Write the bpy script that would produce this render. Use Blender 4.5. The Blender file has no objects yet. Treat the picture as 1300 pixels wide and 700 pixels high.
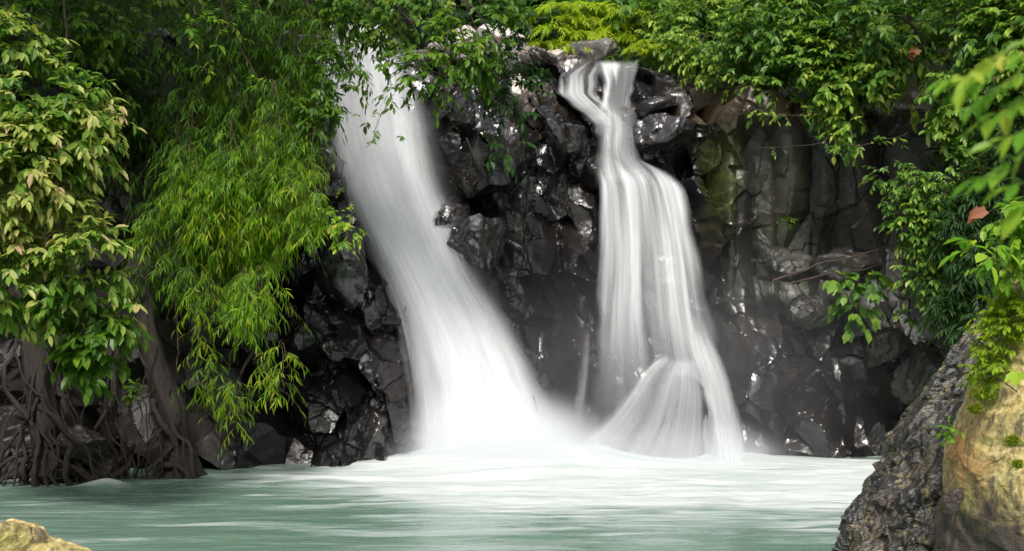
import bpy, math, random
import numpy as np
from math import radians as R

# ------------------------------------------------------------------ camera, sky, sun, exposure
sc = bpy.context.scene
F = 1394.0; CH = 2.6; HY = 458.0            # focal length in photo pixels, eye height, horizon row
cd = bpy.data.cameras.new('camera'); cam = bpy.data.objects.new('camera', cd); sc.collection.objects.link(cam)
cam.location = (0, 0, CH); cam.rotation_euler = (R(90), 0, 0)
cd.sensor_width = 36; cd.lens = 36 * F / 1300; cd.shift_y = (HY - 350) / 1300
cd.clip_start = 0.1; cd.clip_end = 1000
cd.dof.use_dof = True; cd.dof.focus_distance = 17; cd.dof.aperture_fstop = 1.9
sc.camera = cam
w = bpy.data.worlds.new('World'); sc.world = w; w.use_nodes = True
nt = w.node_tree; nt.nodes.clear()
sky = nt.nodes.new('ShaderNodeTexSky'); sky.sky_type = 'NISHITA'; sky.sun_disc = False
SUN_EL, SUN_AZ = 50, 186          # azimuth clockwise from +Y: behind the camera, to the right
sky.sun_elevation = R(SUN_EL); sky.sun_rotation = R(SUN_AZ); sky.air_density = 1.0; sky.dust_density = 5; sky.ozone_density = 1
hs = nt.nodes.new('ShaderNodeHueSaturation'); hs.inputs['Saturation'].default_value = 0.45
bg = nt.nodes.new('ShaderNodeBackground'); bg.inputs[1].default_value = 0.15
wo = nt.nodes.new('ShaderNodeOutputWorld')
nt.links.new(sky.outputs[0], hs.inputs['Color']); nt.links.new(hs.outputs[0], bg.inputs[0]); nt.links.new(bg.outputs[0], wo.inputs[0])
sl = bpy.data.lights.new('sun', 'SUN'); sl.energy = 2.7; sl.angle = R(12); sl.color = (1.0, 0.95, 0.90)
so = bpy.data.objects.new('sun', sl); sc.collection.objects.link(so)
# direction the light comes from
_az = R(SUN_AZ); _el = R(SUN_EL)
from mathutils import Vector
sd = Vector((math.sin(_az) * math.cos(_el), math.cos(_az) * math.cos(_el), math.sin(_el)))
so.rotation_euler = sd.to_track_quat('Z', 'Y').to_euler(); so.location = (8, -10, 30)
sc.view_settings.view_transform = 'Standard'; sc.view_settings.look = 'None'
sc.view_settings.exposure = 0.42; sc.view_settings.gamma = 1
sc.render.engine = 'CYCLES'
cy = sc.cycles
cy.max_bounces = 7; cy.diffuse_bounces = 3; cy.glossy_bounces = 3; cy.transmission_bounces = 4; cy.volume_bounces = 3
cy.transparent_max_bounces = 24; cy.use_denoising = True; cy.denoiser = 'OPENIMAGEDENOISE'; cy.sample_clamp_indirect = 6
cy.volume_step_rate = 2; cy.volume_max_steps = 64

# ------------------------------------------------------------------ numeric helpers
def rng_(s): return np.random.default_rng(s)
def hsh(ix, iy, iz, seed):
    h = (ix.astype(np.int64) * 374761393 + iy.astype(np.int64) * 668265263 + iz.astype(np.int64) * 2147483647 // 3 + seed * 974711) & 0xffffffff
    h = ((h ^ (h >> 13)) * 1274126177) & 0xffffffff
    h = ((h ^ (h >> 16)) * 2246822519) & 0xffffffff
    h = h ^ (h >> 15)
    return (h & 0xffffff) / float(0xffffff)
def vn(x, y, z=None, seed=0):
    x = np.asarray(x, float); y = np.asarray(y, float) + 0 * x
    z = np.zeros_like(x) + 0.37 if z is None else np.asarray(z, float) + 0 * x
    fx, fy, fz = np.floor(x), np.floor(y), np.floor(z)
    u, v, t = x - fx, y - fy, z - fz
    u = u * u * (3 - 2 * u); v = v * v * (3 - 2 * v); t = t * t * (3 - 2 * t)
    o = 0
    for a in (0, 1):
        for b in (0, 1):
            for c in (0, 1):
                o = o + hsh(fx + a, fy + b, fz + c, seed) * (u if a else 1 - u) * (v if b else 1 - v) * (t if c else 1 - t)
    return o * 2 - 1
def fbm(x, y, z=None, seed=0, octv=4):
    o = 0; a = 0.5; f = 1.0
    for i in range(octv):
        o = o + a * vn(x * f, y * f, None if z is None else z * f, seed + i * 17); a *= 0.5; f *= 2.03
    return o
def facets(x, y, seed, tilt=0.8, k=0.9, off=0.5):
    """tilted plates meeting in sharp creases; unit cells; returns height and the plate's random number"""
    fx, fy = np.floor(x), np.floor(y)
    best = np.full(x.shape, -1e9); idv = np.zeros(x.shape); z0 = np.zeros_like(x)
    for a in (-1, 0, 1):
        for b in (-1, 0, 1):
            cx, cyy = fx + a, fy + b
            dx = x - cx - 0.15 - 0.7 * hsh(cx, cyy, z0, seed); dy = y - cyy - 0.15 - 0.7 * hsh(cx, cyy, z0, seed + 1)
            v = off * (hsh(cx, cyy, z0, seed + 2) - .5) + tilt * ((hsh(cx, cyy, z0, seed + 3) - .5) * 2 * dx + (hsh(cx, cyy, z0, seed + 4) - .5) * 2 * dy) \
                - k * np.maximum(np.abs(dx * .9 + dy * .3), np.abs(dy * .9 - dx * .25)) ** 2 - 0.15 * k * (dx * dx + dy * dy)
            m = v > best
            best = np.where(m, v, best); idv = np.where(m, hsh(cx, cyy, z0, seed + 5), idv)
    return best, idv
def plates(x, y, seed, tilt=.6, off=.5, wid=.12, z=None):
    """flat fractured plates (cells) with narrow steep seams between them; unit cells"""
    three = z is not None
    fx, fy = np.floor(x), np.floor(y); fz = np.floor(z) if three else np.zeros_like(x)
    sh = x.shape; b1 = np.full(sh, 9e9); b2 = np.full(sh, 9e9); h1 = np.zeros(sh); h2 = np.zeros(sh); idv = np.zeros(sh)
    for a in (-1, 0, 1):
        for b in (-1, 0, 1):
            for c in ((-1, 0, 1) if three else (0,)):
                cx, cy_, cz = fx + a, fy + b, fz + c
                dx = x - cx - hsh(cx, cy_, cz, seed); dy = y - cy_ - hsh(cx, cy_, cz, seed + 1); dz = (z - cz - hsh(cx, cy_, cz, seed + 6)) if three else 0.0
                d = np.sqrt(dx * dx + dy * dy + dz * dz)
                v = off * (hsh(cx, cy_, cz, seed + 2) - .5) + tilt * 2 * ((hsh(cx, cy_, cz, seed + 3) - .5) * dx + (hsh(cx, cy_, cz, seed + 4) - .5) * dy)
                if three: v = v + tilt * 2 * (hsh(cx, cy_, cz, seed + 7) - .5) * dz
                m1 = d < b1; m2 = (~m1) & (d < b2)
                b2 = np.where(m1, b1, np.where(m2, d, b2)); h2 = np.where(m1, h1, np.where(m2, v, h2))
                b1 = np.where(m1, d, b1); h1 = np.where(m1, v, h1); idv = np.where(m1, hsh(cx, cy_, cz, seed + 5), idv)
    t = sstep(0, wid, b2 - b1)
    return (h1 + h2) / 2 * (1 - t) + h1 * t - .06 * (1 - sstep(0, wid * .5, b2 - b1)), idv
def sstep(a, b, x):
    t = np.clip((x - a) / (b - a), 0, 1); return t * t * (3 - 2 * t)
def nrm(a): return a / np.maximum(np.linalg.norm(a, axis=-1, keepdims=True), 1e-9)
def P(px, py, Y): return np.array([(px - 650) / F * Y, Y, CH + (HY - py) / F * Y])
def spline(xs, ys, x):
    """smooth piecewise interpolation"""
    xs = np.asarray(xs, float); ys = np.asarray(ys, float); x = np.clip(x, xs[0], xs[-1])
    m = np.gradient(ys, xs)
    i = np.clip(np.searchsorted(xs, x) - 1, 0, len(xs) - 2); h = xs[i + 1] - xs[i]; t = (x - xs[i]) / h
    d = (ys[1:] - ys[:-1]) / (xs[1:] - xs[:-1])
    for j in range(1, len(xs) - 1):                       # no overshoot
        if d[j - 1] * d[j] <= 0: m[j] = 0
    m0, m1 = m[i] * h, m[i + 1] * h
    return (2 * t**3 - 3 * t**2 + 1) * ys[i] + (t**3 - 2 * t**2 + t) * m0 + (-2 * t**3 + 3 * t**2) * ys[i + 1] + (t**3 - t**2) * m1

# ------------------------------------------------------------------ mesh helpers
def make(name, V, faces, mat=None, parent=None, attrs=None, smooth=False, uv=None):
    me = bpy.data.meshes.new(name)
    V = np.ascontiguousarray(V, dtype=np.float32); faces = [np.asarray(f, np.int32) for f in faces if len(f)]
    me.vertices.add(len(V)); me.vertices.foreach_set('co', V.ravel())
    li = np.concatenate([f.ravel() for f in faces]); nl = len(li)
    tot = np.concatenate([np.full(len(f), f.shape[1], np.int32) for f in faces])
    st = np.concatenate([[0], np.cumsum(tot)[:-1]]).astype(np.int32)
    me.loops.add(nl); me.loops.foreach_set('vertex_index', li)
    me.polygons.add(len(tot)); me.polygons.foreach_set('loop_start', st)
    me.update(calc_edges=True)
    me.polygons.foreach_set('use_smooth', np.full(len(tot), bool(smooth)))
    for k, a in (attrs or {}).items():
        at = me.attributes.new(k, 'FLOAT', 'POINT'); at.data.foreach_set('value', np.asarray(a, np.float32).ravel())
    if uv is not None:
        ul = me.uv_layers.new(name='UVMap'); ul.data.foreach_set('uv', np.asarray(uv, np.float32)[li].ravel())
    if mat: me.materials.append(mat)
    o = bpy.data.objects.new(name, me); sc.collection.objects.link(o)
    if parent: o.parent = parent
    return o
def tag(o, label=None, cat=None, group=None, kind=None):
    if label: o['label'] = label
    if cat: o['category'] = cat
    if group: o['group'] = group
    if kind: o['kind'] = kind
    return o
def empty(name, loc, label, cat, group=None):
    o = bpy.data.objects.new(name, None); sc.collection.objects.link(o); o.location = loc; o.empty_display_size = .2
    return tag(o, label, cat, group)
def gridf(nu, nv, off=0, wrap=False):
    """quads of a grid with index = j*nu+i"""
    i, j = np.meshgrid(np.arange(nu if wrap else nu - 1), np.arange(nv - 1)); i = i.ravel(); j = j.ravel(); i2 = (i + 1) % nu
    return np.stack([j * nu + i, j * nu + i2, (j + 1) * nu + i2, (j + 1) * nu + i], 1) + off
class Acc:
    def __init__(s): s.V = []; s.F = {3: [], 4: []}; s.n = 0; s.A = {}
    def add(s, V, Fs, **A):
        for f in Fs:
            if len(f): s.F[f.shape[1]].append(np.asarray(f) + s.n)
        s.V.append(V); s.n += len(V)
        for k in ('rnd', 'tone'):
            s.A.setdefault(k, []).append(np.broadcast_to(np.asarray(A.get(k, .5), float), (len(V),)))
    def build(s, name, mat, parent=None, smooth=False, loc=None):
        V = np.concatenate(s.V)
        if loc is not None: V = V - np.asarray(loc)
        return make(name, V, [np.concatenate(s.F[k]) for k in (3, 4) if s.F[k]], mat, parent, {k: np.concatenate(v) for k, v in s.A.items()}, smooth)
def tube(acc, pts, rad, sides=6, bump=0, seed=0):
    pts = np.asarray(pts, float); n = len(pts); rad = np.broadcast_to(np.asarray(rad, float), (n,))
    t = nrm(np.gradient(pts, axis=0)); ref = np.where(np.abs(t[:, 2:3]) > .9, [[1., 0, 0]], [[0, 0, 1.]])
    s = nrm(np.cross(t, ref)); b = np.cross(s, t)
    a = np.linspace(0, 2 * np.pi, sides, endpoint=False)
    rr = rad[:, None] * np.ones(sides)[None]
    if bump: rr = rr * (1 + bump * vn(np.arange(sides)[None] * .9 + 0 * rr, np.cumsum(np.linalg.norm(np.gradient(pts, axis=0), axis=1))[:, None] * 1.6 + 0 * rr, seed=seed))
    V = pts[:, None] + rr[..., None] * (np.cos(a)[None, :, None] * s[:, None] + np.sin(a)[None, :, None] * b[:, None])
    acc.add(V.reshape(-1, 3), [gridf(sides, n, 0, True)])
def wander(p0, p1, n, amp, seed, sag=0.0):
    p0 = np.asarray(p0, float); p1 = np.asarray(p1, float); t = np.linspace(0, 1, n); L = np.linalg.norm(p1 - p0)
    q = p0 + (p1 - p0) * t[:, None]
    for k in range(3): q[:, k] += amp * fbm(t * L * .9 + 3.1 * k, np.full(n, seed * 1.37 + k * 5.1), seed=seed, octv=3) * np.sin(np.pi * np.clip(t, 0.02, .98)) ** .5 * 2
    q[:, 2] -= sag * np.sin(np.pi * t)
    return q

# ------------------------------------------------------------------ materials
def mat(name):
    m = bpy.data.materials.new(name); m.use_nodes = True; n = m.node_tree; n.nodes.clear(); return m, n
class N:
    def __init__(s, nt): s.nt = nt
    def __call__(s, typ, ins=None, **props):
        n = s.nt.nodes.new('ShaderNode' + typ)
        for k, v in props.items(): setattr(n, k, v)
        for k, v in (ins or {}).items():
            if isinstance(v, bpy.types.NodeSocket): s.nt.links.new(v, n.inputs[k])
            else: n.inputs[k].default_value = v
        return n
    def ramp(s, fac, stops, interp='LINEAR'):
        n = s.nt.nodes.new('ShaderNodeValToRGB'); s.nt.links.new(fac, n.inputs[0]); e = n.color_ramp.elements; n.color_ramp.interpolation = interp
        while len(e) < len(stops): e.new(.5)
        for el, (p, c) in zip(e, stops): el.position = p; el.color = (c if len(c) == 4 else (*c, 1)) if not isinstance(c, (int, float)) else (c, c, c, 1)
        return n.outputs[0]
    def mix(s, fac, a, b, blend='MIX'):
        n = s.nt.nodes.new('ShaderNodeMix'); n.data_type = 'RGBA'; n.blend_type = blend
        for idx, v in ((0, fac), (6, a), (7, b)):
            if isinstance(v, bpy.types.NodeSocket): s.nt.links.new(v, n.inputs[idx])
            else: n.inputs[idx].default_value = v if idx == 0 else (*v, 1)
        return n.outputs[2]
    def math(s, op, a, b=0.0, clamp=False):
        n = s.nt.nodes.new('ShaderNodeMath'); n.operation = op; n.use_clamp = clamp
        for i, v in enumerate((a, b)):
            if isinstance(v, bpy.types.NodeSocket): s.nt.links.new(v, n.inputs[i])
            else: n.inputs[i].default_value = v
        return n.outputs[0]
    def noise(s, scale, detail=4, rough=.55, vec=None, dist=0.0):
        n = s('TexNoise', {'Scale': scale, 'Detail': detail, 'Roughness': rough, 'Distortion': dist})
        if vec is not None: s.nt.links.new(vec, n.inputs['Vector'])
        return n.outputs['Fac']
    def coord(s, scale=(1, 1, 1), kind='Object'):
        c = s('TexCoord'); m = s('Mapping', {'Vector': c.outputs[kind], 'Scale': scale}); return m.outputs[0]
    def out(s, sh, disp=None):
        o = s.nt.nodes.new('ShaderNodeOutputMaterial'); s.nt.links.new(sh, o.inputs[0])
    def attr(s, name): return s('Attribute', attribute_name=name).outputs['Fac']

def rock_mat(name, dark, light, brown, rough=(.16, .42), bump=.5, brown_amt=.4, moss=None, moss_amt=0.0, scale=1.0, spec=.6, pale=None):
    m, nt = mat(name); g = N(nt); co = g.coord((scale,) * 3)
    n1 = g.noise(1.1, 6, .6, co, .6); n2 = g.noise(7, 6, .65, co); n3 = g.noise(.45, 3, .5, co)
    c = g.mix(g.ramp(n1, [(.35, 0.), (.65, 1.)]), dark, light)
    c = g.mix(g.math('MULTIPLY', g.ramp(g.noise(.8, 5, .6, g.coord((scale * 1.1, scale * 1.3, scale * .55))), [(.5, 0.), (.62, 1.)]), brown_amt), c, brown)
    if pale: c = g.mix(g.math('MULTIPLY', g.math('MULTIPLY', g.ramp(n2, [(.5, 0.), (.6, 1.)]), g.ramp(g.noise(1.3, 4, .6, co), [(.45, 0.), (.6, 1.)])), .6), c, pale)
    if moss:
        mm = g.math('MULTIPLY', g.ramp(g.noise(.9, 7, .7, g.coord((scale,) * 3), .3), [(.47, 0.), (.56, 1.)]), moss_amt)
        c = g.mix(mm, c, g.mix(n2, tuple(x * .6 for x in moss), tuple(min(1, x * 1.5) for x in moss)))
    c = g.mix(.5, c, g.mix(n2, (0.55,) * 3, (1.45,) * 3), 'MULTIPLY')
    ro = g('MapRange', {'Value': g.noise(2.3, 5, .6, co), 'From Min': .35, 'From Max': .65, 'To Min': rough[0], 'To Max': rough[1]}).outputs[0]
    if moss: ro = g.math('ADD', ro, g.math('MULTIPLY', mm, .4), True)
    b1 = g('Bump', {'Strength': bump, 'Distance': .09, 'Height': g.noise(3.2, 8, .62, g.coord((scale, scale, scale * .7)), .4)})
    vo = g('TexVoronoi', {'Vector': g('Mapping', {'Vector': g.coord((scale, scale, scale * .55)), 'Location': (1, 2, 3)}).outputs[0], 'Scale': 5.0}, feature='F1')
    b2 = g('Bump', {'Strength': bump * .5, 'Distance': .05, 'Height': vo.outputs['Distance'], 'Normal': b1.outputs[0]})
    b3 = g('Bump', {'Strength': bump * .4, 'Distance': .012, 'Height': g.noise(38, 4, .6, co), 'Normal': b2.outputs[0]})
    p = g('BsdfPrincipled', {'Base Color': c, 'Roughness': ro, 'Specular IOR Level': spec, 'Normal': b3.outputs[0]})
    g.out(p.outputs[0]); return m
def leaf_mat(name, stops, transl=.38, rough=.42, spec=.24, mixt=.55, tcol=1.5):
    m, nt = mat(name); g = N(nt)
    f = g.math('ADD', g.math('MULTIPLY', g.attr('tone'), mixt), g.math('MULTIPLY', g.attr('rnd'), 1 - mixt))
    c = g.ramp(f, stops)
    p = g('BsdfPrincipled', {'Base Color': c, 'Roughness': rough, 'Specular IOR Level': spec})
    t = g('BsdfTranslucent', {'Color': g.mix(1.0, c, (tcol * 1.05, tcol * 1.1, tcol * .5), 'MULTIPLY')})
    mx = g('MixShader', {0: transl, 1: p.outputs[0], 2: t.outputs[0]}); g.out(mx.outputs[0]); return m
def bark_mat(name, a, b, rough=.7):
    m, nt = mat(name); g = N(nt); co = g.coord((6, 6, 1.2))
    n = g.noise(2, 6, .65, co, .5)
    c = g.mix(n, a, b)
    bp = g('Bump', {'Strength': .9, 'Distance': .05, 'Height': g.math('ADD', n, g.math('MULTIPLY', g.noise(6, 5, .7, co), .6))})
    p = g('BsdfPrincipled', {'Base Color': c, 'Roughness': rough, 'Normal': bp.outputs[0]}); g.out(p.outputs[0]); return m
def water_sheet_mat(name, fine=26, col=(.9, .92, .94), lo=.68, hi=1.2, bump=.1):
    """long exposure falling water: opacity follows the amount of water, streaked along the flow"""
    m, nt = mat(name); g = N(nt)
    uv = g('TexCoord').outputs['UV']
    v1 = g('Mapping', {'Vector': uv, 'Scale': (fine, 0.35, 1)}).outputs[0]
    s = g.noise(1.0, 4, .6, v1)
    dens = g.attr('dens')
    st = g('MapRange', {'Value': s, 'From Min': .3, 'From Max': .7, 'To Min': lo, 'To Max': hi}).outputs[0]
    al = g.math('MULTIPLY', dens, st, True)
    bp = g('Bump', {'Strength': bump, 'Distance': .05, 'Height': s})
    p = g('BsdfDiffuse', {'Color': (*col, 1), 'Normal': bp.outputs[0]})
    t = g('BsdfTranslucent', {'Color': (*col, 1)})
    mx = g('MixShader', {0: .4, 1: p.outputs[0], 2: t.outputs[0]})
    tr = g('BsdfTransparent')
    m2 = g('MixShader', {0: al, 1: tr.outputs[0], 2: mx.outputs[0]})
    g.out(m2.outputs[0]); return m

M = {}
M['basalt'] = rock_mat('wet_basalt', (.007, .007, .008), (.024, .023, .025), (.035, .024, .017), rough=(.12, .3), brown_amt=.45, spec=.9, bump=.35)
M['dry'] = rock_mat('damp_basalt', (.009, .0085, .008), (.022, .021, .02), (.032, .022, .016), rough=(.35, .65), brown_amt=.5, moss=(.04, .055, .015), moss_amt=.2, spec=.5)  # dark, rougher basalt with patches of moss
M['pale'] = rock_mat('pale_river_rock', (.3, .28, .26), (.58, .55, .52), (.3, .2, .12), rough=(.35, .7), brown_amt=.4, bump=.4)
M['grey'] = rock_mat('grey_boulder', (.05, .048, .048), (.15, .14, .135), (.15, .1, .07), rough=(.25, .5), brown_amt=.4)
M['brown'] = rock_mat('brown_boulder', (.03, .022, .018), (.075, .052, .042), (.03, .025, .022), rough=(.2, .45), brown_amt=.5)
M['bank'] = rock_mat('wet_bank_rock', (.007, .0065, .006), (.024, .022, .019), (.06, .04, .018), rough=(.14, .36), brown_amt=.5, pale=(.34, .28, .11), scale=2.2, spec=.9, bump=.7)
M['dome'] = rock_mat('drowned_rock', (.012, .012, .013), (.028, .028, .03), (.04, .035, .03), rough=(.4, .55), brown_amt=.2, spec=.3)
M['hang_bark'] = bark_mat('vine_bark', (.02, .012, .007), (.08, .05, .028))
M['bark'] = bark_mat('tree_bark', (.006, .0045, .003), (.032, .021, .013))
M['twig'] = bark_mat('twig_bark', (.07, .06, .02), (.16, .11, .05))

# ------------------------------------------------------------------ cliff
XW = [-40, -20, -11.4, -7.7, -4.9, -2.6, -.6, .9, 2.6, 5.2, 6.3, 8, 10.6, 12.5, 16, 24, 40]
YW = [16, 21, 24.4, 26.2, 27.4, 28.2, 28.9, 29.3, 30.0, 30.1, 29.5, 29.6, 29.9, 28.6, 24, 19, 12]
XL = [-40, -14, -9, -5.2, -3.4, -1.5, .2, 1.2, 3.6, 4.6, 6.2, 8.5, 11, 14, 20, 40]
ZL = [10, 10, 10.6, 11.2, 11.1, 11.2, 11.3, 11.25, 11.25, 11.1, 10.2, 9.6, 9.4, 9.6, 11, 11]
def G(x, z, cx, cz, sx, sz, rot=0):
    c, s = math.cos(rot), math.sin(rot); a = (x - cx) * c + (z - cz) * s; b = -(x - cx) * s + (z - cz) * c
    return np.exp(-(a / sx) ** 2 - (b / sz) ** 2)
def fall_left_x(z): return spline([0, 2.5, 5, 7.5, 9.5, 11.3], [-.6, -1.0, -1.75, -2.75, -3.3, -3.6], z)
def fall_right_x(z): return spline([0, 3, 5.5, 7.6, 8.6, 9.6, 11.3], [3.9, 3.9, 3.8, 3.6, 2.9, 2.9, 2.6], z)
def baseY(x, z):
    y = spline(XW, YW, x) + 0.20 * np.clip(z, 0, 20) * (1 - .45 * sstep(5, 7, x)) * (1 - .3 * sstep(-6, -9, x))
    p = 0
    p = p + 1.0 * G(x, z, -3.9, 1.5, 1.5, 3.6, .12)             # buttress left of the left fall
    p = p + .9 * G(x, z, -.2, 4.8, 1.3, 3.2, .15)               # buttress between the falls
    p = p + .5 * G(x, z, -.9, 8.6, .9, 1.6)
    p = p - .9 * G(x, z, 1.75, 3.0, .6, 3.4)                    # dark cleft
    p = p - .6 * np.exp(-((x - fall_left_x(z)) / 1.1) ** 2)
    p = p - .9 * G(x, z, 3.9, 3.8, 1.3, 3.6)                    # hollow behind the curtain
    p = p + 1.2 * G(x, z, 3.6, 7.7, 1.5, .55)                   # ledge the curtain leaves from
    p = p - .8 * np.exp(-((x - 2.9) / .8) ** 2) * sstep(8.0, 8.8, z) * (1 - sstep(10.9, 11.4, z))
    p = p + 1.1 * G(x, z, 4.6, 8.9, .75, .8) + .6 * G(x, z, 1.3, 8.9, .6, .9)
    p = p + .9 * G(x, z, 5.9, 7.2, .45, 2.0) - .6 * G(x, z, 6.9, 5.5, .35, 2.6)
    p = p + .7 * G(x, z, 8.3, 2.2, 2.2, 1.2) + .5 * G(x, z, 6.2, 1.8, .8, 2)
    p = p - 1.0 * G(x, z, 8.8, 5.2, 2.2, 1.6)
    p = p + .9 * G(x, z, 9.8, 9.4, 4.0, .9)                   # overhang under the bushes at right
    p = p - .8 * G(x, z, -8.5, 2.0, 2.5, 2.0)
    return y - p
def build_cliff():
    xs = np.concatenate([np.linspace(-40, -14.5, 60), np.arange(-14.4, 15.0, .03), np.linspace(15.2, 40, 60)])
    zt = np.concatenate([np.linspace(0, 1, 400), 1 + np.linspace(.01, 1, 110) ** 1.3])
    X, T = np.meshgrid(xs, zt); nv, nu = X.shape
    ZLx = spline(XL, ZL, X) + .35 * fbm(X * .8, 0 * X + 2.2, seed=5)
    top = np.clip(T - 1, 0, 1); face = np.clip(T, 0, 1)
    Z = -1.2 + (ZLx + 1.2) * face
    Y = baseY(X, Z)
    back = top * 14
    Z = Z + .11 * back + .5 * (1 - np.exp(-back * .6)) * .4
    arc = Z + back * .8
    Y = Y + back
    # facet noise
    wx = X + .35 * fbm(X * .9, arc * .9, seed=11); wz = arc + .35 * fbm(X * .9, arc * .9, seed=23)
    c1, s1 = math.cos(.35), math.sin(.35)
    a, b = wx * c1 + wz * s1, -wx * s1 + wz * c1
    h1, i1 = plates(a / 1.15, b / 1.7, 31, .75, 1.0, .08)
    h2, i2 = plates(a / .58 + .3 * h1, b / .9, 51, 1.25, .7, .08)
    h3, i3 = plates(wx / .27 + i2 * .3, wz / .36, 71, .9, .6, .12)
    h4, i4 = plates(wx / .12, wz / .15, 91, .7, .4, .3)
    fl = np.exp(-((X - fall_left_x(np.clip(Z, 0, 11.3))) / 1.0) ** 2)
    fr = np.exp(-((X - fall_right_x(np.clip(Z, 0, 11.3))) / 1.1) ** 2)
    under = np.clip(fl * .8 + fr * .7, 0, 1)
    smooth_wall = sstep(5.6, 6.6, X) * sstep(3.2, 4.6, Z) * (1 - sstep(8.5, 9.5, Z))
    amp = (1 - .75 * under) * (1 - .88 * smooth_wall)
    d = amp * (.95 * h1 + .46 * h2 + .12 * h3 * (.15 + 1.1 * sstep(.5, .85, i1)) * (1 - .5 * smooth_wall) + .018 * h4 * sstep(.5, .8, i2)) + .10 * fbm(X * 1.3, arc * 1.3, seed=3)
    # tall slabs with vertical joints on the right wall
    col, ci = facets((X + .15 * fbm(X, Z * .5, seed=9)) / 1.05, Z / 5.0 + 3, 131, .35, 1.6, .5)
    d = d + smooth_wall * .7 * col
    tf = np.clip(top * 8, 0, 1)
    Y = Y - d * (1 - .8 * tf); Z = Z + d * tf * .55
    V = np.stack([X, Y, Z], -1).reshape(-1, 3)
    o = make('cliff', V, [gridf(nu, nv)], None, None, {'i1': i1.ravel(), 'i2': i2.ravel()}, False)
    o.data.materials.append(M['cliff']); tag(o, kind='structure'); return o
def cliff_mat():
    m, nt = mat('basalt_cliff'); g = N(nt)
    pos = g('NewGeometry').outputs['Position']; sx = g('SeparateXYZ', {0: pos}); x, y, z = sx.outputs
    co = g.coord(); co2 = g.coord((1, 1, .5))
    i1 = g.attr('i1'); i2 = g.attr('i2')
    n2 = g.noise(7, 6, .65, co)
    c = g.mix(g.ramp(g.noise(1.1, 6, .6, co, .6), [(.35, 0.), (.65, 1.)]), (.005, .005, .0055), (.015, .0148, .0158))
    br = g.math('MULTIPLY', g.ramp(g.math('ADD', g.math('MULTIPLY', i2, .45), g.math('MULTIPLY', g.noise(.6, 5, .6, co2), .9)), [(.66, 0.), (.8, 1.)]), .8)
    c = g.mix(g.math('MULTIPLY', br, .7), c, g.mix(i2, (.036, .024, .016), (.02, .014, .012)))
    # the right wall: drier, with brown and green film; the left bank under the trees: earthy
    rw = g('MapRange', {'Value': g.math('ADD', x, g.math('MULTIPLY', g.noise(.5, 4, .6, co), 1.5)), 'From Min': 6.2, 'From Max': 7.4}).outputs[0]
    rw = g.math('MULTIPLY', rw, g('MapRange', {'Value': g.math('ADD', z, g.math('MULTIPLY', g.noise(.9, 4, .6, co), 2.0)), 'From Min': 3.2, 'From Max': 5.6}).outputs[0])
    lw = g('MapRange', {'Value': g.math('ADD', x, g.math('MULTIPLY', g.noise(.5, 4, .6, co), 1.5)), 'From Min': -5.4, 'From Max': -6.8}).outputs[0]
    film = g.ramp(g.noise(.55, 6, .65, g.coord((1, 1, .35)), .3), [(.42, (.014, .010, .008)), (.5, (.013, .014, .010)), (.56, (.022, .028, .010)), (.66, (.03, .017, .011))])
    c = g.mix(g.math('MULTIPLY', rw, .85), c, film)
    c = g.mix(g.math('MULTIPLY', lw, .7), c, (.016, .010, .007))
    # green algae streak right of the fall
    gx = g('MapRange', {'Value': g.math('ABSOLUTE', g.math('SUBTRACT', g.math('ADD', x, g.math('MULTIPLY', g.noise(1.2, 5, .6, co), .9)), 6.3)), 'From Min': .3, 'From Max': .6, 'To Min': 1., 'To Max': 0.}).outputs[0]
    gz = g('MapRange', {'Value': z, 'From Min': 5.6, 'From Max': 6.8}).outputs[0]
    gz2 = g('MapRange', {'Value': z, 'From Min': 9.2, 'From Max': 8.6}).outputs[0]
    al = g.math('MULTIPLY', g.math('MULTIPLY', gx, g.math('MULTIPLY', gz, gz2)), g.ramp(n2, [(.3, .4), (.6, 1.)]))
    c = g.mix(al, c, g.mix(n2, (.035, .045, .012), (.085, .09, .03)))
    # dry pale rock on the plateau above the lip
    tp = g('MapRange', {'Value': g.math('ADD', z, g.math('MULTIPLY', g.noise(1.3, 4, .6, co), .8)), 'From Min': 11.4, 'From Max': 11.9}).outputs[0]
    tp = g.math('MULTIPLY', tp, g('MapRange', {'Value': x, 'From Min': 4.6, 'From Max': 4.0}).outputs[0])
    c = g.mix(tp, c, g.mix(n2, (.12, .1, .08), (.3, .27, .24)))
    earth = g.math('MULTIPLY', g('MapRange', {'Value': x, 'From Min': 4.6, 'From Max': 5.4}).outputs[0], g('MapRange', {'Value': g.math('ADD', z, g.math('MULTIPLY', n2, .8)), 'From Min': 9.3, 'From Max': 9.9}).outputs[0])
    c = g.mix(earth, c, g.mix(n2, (.018, .012, .007), (.07, .045, .02)))
    c = g.mix(.5, c, g.mix(n2, (0.55,) * 3, (1.45,) * 3), 'MULTIPLY')
    dry = g.math('MAXIMUM', g.math('MAXIMUM', rw, g.math('MULTIPLY', lw, 1.4)), g.math('MAXIMUM', tp, earth))
    wetn = g('MapRange', {'Value': g.noise(1.7, 5, .6, co), 'From Min': .38, 'From Max': .62, 'To Min': .11, 'To Max': .27}).outputs[0]
    ro = g.math('ADD', wetn, g.math('MULTIPLY', dry, .32), True)
    b1 = g('Bump', {'Strength': .4, 'Distance': .08, 'Height': g.noise(2.2, 7, .55, g.coord((1, 1, .7)), .5)})
    b3 = g('Bump', {'Strength': .25, 'Distance': .012, 'Height': g.noise(30, 4, .6, co), 'Normal': b1.outputs[0]})
    p = g('BsdfPrincipled', {'Base Color': c, 'Roughness': ro, 'Specular IOR Level': .75, 'Normal': b3.outputs[0]})
    g.out(p.outputs[0]); return m
M['cliff'] = cliff_mat()
build_cliff()

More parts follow.
